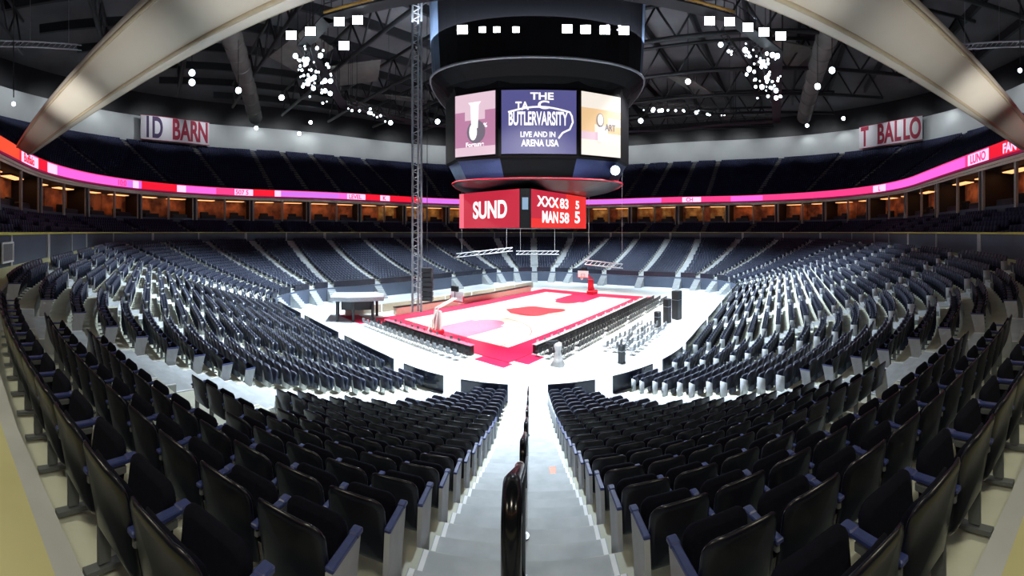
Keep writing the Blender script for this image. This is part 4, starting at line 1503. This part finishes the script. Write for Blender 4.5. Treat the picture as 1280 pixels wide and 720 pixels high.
def mass(seats, name, mats, detail, ox=-0.19):
    V, F, Mi = seat_template(detail)
    nv = len(V); S = len(seats)
    arr = np.array([(s[0], s[1], s[2], s[3]) for s in seats])
    ca, sa = np.cos(arr[:, 3])[:, None], np.sin(arr[:, 3])[:, None]
    vx, vy = V[:, 0][None, :], V[:, 1][None, :] + ox
    X = arr[:, 0][:, None] + vx * ca - vy * sa
    Y = arr[:, 1][:, None] + vx * sa + vy * ca
    Z = arr[:, 2][:, None] + V[:, 2][None, :]
    co = np.stack([X, Y, Z], -1).reshape(-1, 3)
    sizes = np.array([len(f) for f in F]); flat = np.concatenate([np.array(f) for f in F])
    loops = (flat[None, :] + (np.arange(S) * nv)[:, None]).ravel()
    fs = np.tile(sizes, S)
    me = bpy.data.meshes.new(name)
    me.vertices.add(len(co)); me.vertices.foreach_set('co', co.ravel())
    me.loops.add(len(loops)); me.loops.foreach_set('vertex_index', loops.astype(np.int32))
    me.polygons.add(len(fs))
    me.polygons.foreach_set('loop_start', np.concatenate([[0], np.cumsum(fs)[:-1]]).astype(np.int32))
    for k in mats: me.materials.append(M[k])
    mi = np.tile(np.array(Mi, np.int32), S).reshape(S, -1)
    if len(mats) > 2:
        ends = np.array([(s[6] == 0 or s[6] == s[7] - 1) for s in seats])
        blk = mi == 2
        mi[blk & ~ends[:, None]] = 1
    me.polygons.foreach_set('material_index', mi.ravel().astype(np.int32))
    me.update(calc_edges=True)
    me.validate()
    return obj(name, me)


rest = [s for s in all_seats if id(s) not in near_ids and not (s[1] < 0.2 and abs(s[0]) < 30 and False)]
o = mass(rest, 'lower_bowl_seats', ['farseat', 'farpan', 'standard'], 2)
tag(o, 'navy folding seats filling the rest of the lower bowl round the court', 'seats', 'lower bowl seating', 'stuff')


def tier_seats(rows, sp):
    out = []
    for off, z in rows:
        R = Ring(off)
        cuts = [R.s_of(u) for u in AISLES]
        n = int(R.L / sp)
        for i in range(n):
            s_ = R.L * i / n
            if min(abs(s_ - c) if abs(s_ - c) < R.L / 2 else R.L - abs(s_ - c) for c in cuts) < 0.85: continue
            p, nn = R.at(s_)
            if p[1] < -8: continue
            out.append((p[0], p[1], z, math.atan2(-nn.y, -nn.x) - PI / 2))
    return out


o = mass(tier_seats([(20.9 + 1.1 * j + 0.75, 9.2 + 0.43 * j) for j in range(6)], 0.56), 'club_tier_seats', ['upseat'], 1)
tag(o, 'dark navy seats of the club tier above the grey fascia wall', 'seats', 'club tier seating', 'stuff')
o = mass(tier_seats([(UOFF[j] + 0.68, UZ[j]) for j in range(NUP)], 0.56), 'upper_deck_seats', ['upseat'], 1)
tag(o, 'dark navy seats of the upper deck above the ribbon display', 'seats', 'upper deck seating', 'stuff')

# ---------------------------------------------------------------- handrails in the central aisle
def tread_z(y):
    off = CAMOFF - y
    if off >= OFFT[-1]: return ZTOP
    j = int((off - OFF0) / DEP)
    return ZT[max(0, min(NROW - 1, j))]


def slope_z(y):
    off = CAMOFF - y
    t = (off - OFF0) / DEP
    j = max(0, min(NROW - 1, int(math.floor(t))))
    return ZT[j] + (ZT[j + 1] - ZT[j]) * (t - j)


segs = [(1.7, 3.3)] + [(4.3 + 2.9 * k, 4.3 + 2.9 * k + 2.3) for k in range(5)]
HX = 0.02
for i, (y0, y1) in enumerate(segs):
    r = empty('aisle_handrail', (HX, y0, tread_z(y0)))
    o0 = Vector((HX, y0, tread_z(y0)))
    hh = 0.92

    def loc(y, z): return Vector((0, y - y0, z - o0.z))
    z0t, z1t = slope_z(y0) + hh, slope_z(y1) + hh
    rad = 0.14
    path = [loc(y0, tread_z(y0))]
    path += [loc(y0, z0t - rad)]
    for k in range(1, 7):
        t = PI / 2 * k / 6
        path.append(loc(y0 + rad * (1 - math.cos(t)), z0t - rad + rad * math.sin(t)))
    for k in range(0, 7):
        t = PI / 2 * (1 - k / 6)
        path.append(loc(y1 - rad * (1 - math.cos(t)), z1t - rad + rad * math.sin(t)))
    path.append(loc(y1, tread_z(y1)))
    mb = MB(); mb.tube(path, 0.034 if i else 0.045, n=12); mb.build('rail_loop', 'rail', r, True)
    mb = MB(); mb.tube([loc(y0, z0t - 0.42), loc(y1, z1t - 0.42)], 0.022, n=8); mb.build('mid_rail', 'rail', r, True)
    for yy in (y0, y1):
        mb = MB(); zz = tread_z(yy); mb.tube([loc(yy, zz + 0.001), loc(yy, zz + 0.02)], 0.075, n=12); mb.build('base_plate', 'black', r)
    tag(o := r, ('black looped handrail at the head of the central aisle stairs' if i == 0 else '%s black handrail section down the central aisle stairs' % ORD[i + 1]), 'handrail', 'central aisle handrails')

# white end barriers that stand between the near section and the side aisles
for sx, lb in ((-1, 'pale leaning barrier panel among the seats left of the handrail aisle'), (1, 'pale leaning barrier panel among the seats right of the handrail aisle')):
    pass

# framed wall opening with a blue sign by the far left end of the landing
p, nn = ring_angle_pt(8, Ring(20.6))
ang = math.atan2(nn.y, nn.x)
mb = MB()
t = Vector((-nn.y, nn.x, 0))
c = Vector((p[0], p[1], 0)) - nn * 0.08
for dx, dz, sx_, sz_ in ((0, 0.55, 1.5, 0.08), (0, -0.55, 1.5, 0.08), (-0.75, 0, 0.08, 1.18), (0.75, 0, 0.08, 1.18)):
    mb.box((c.x + t.x * dx, c.y + t.y * dx, 9.05 + dz * 0.8), (0.08, sx_, sz_ * (0.8 if sz_ > 1 else 1)), 'white', ang)
mb.box((c.x + nn.x * 0.03, c.y + nn.y * 0.03, 9.05), (0.04, 1.4, 0.85), 'greysteel', ang)
fo = mb.build('window_1'); struct(fo)


# stickers on the right edge of the central stairs
for yy, m, cl in ((9.0, 'yellow', 'yellow'), (7.9, 'orange', 'orange')):
    mb = MB(); mb.box((0, 0, 0.004), (0.13, 0.3, 0.006), bev=0.002)
    o = mb.build('step_sticker', m); o.location = (0.55, yy, tread_z(yy) + 0.008)
    j = int((CAMOFF - yy - OFF0) / DEP)
    if (OFFT[j + 1] - (CAMOFF - yy)) < 0.45: o.location.z = ZT[j] + rise[j] / 2 + 0.002
    tag(o, '%s sticker on the right edge of the central stairs' % cl, 'sticker')

# pale box trusses in the top corners
for (pa, pb_, lb) in ((at_px(-30, 58, 41), at_px(97, 62, 47), 'grey lighting truss in the top left corner behind the curved beam'), (at_px(1196, 62, 47), at_px(1310, 58, 41), 'grey lighting truss in the top right corner behind the curved beam')):
    mb = MB()
    for dx, dz in ((0, 0), (0.5, 0), (0, 0.6), (0.5, 0.6)):
        mb.tube([pa + Vector((0, dx, dz)), pb_ + Vector((0, dx, dz))], 0.07, n=5)
    for q in range(18):
        e, f = pa.lerp(pb_, q / 18), pa.lerp(pb_, (q + 1) / 18)
        mb.tube([e, f + Vector((0, 0, 0.6))], 0.045, n=4)
    for t0 in (0.1, 0.5, 0.9):
        e = pa.lerp(pb_, t0); mb.tube([e + Vector((0, 0, .6)), (e.x, e.y, 42)], 0.04, n=4)
    tag(mb.build('lighting_truss', 'greysteel'), lb, 'truss')
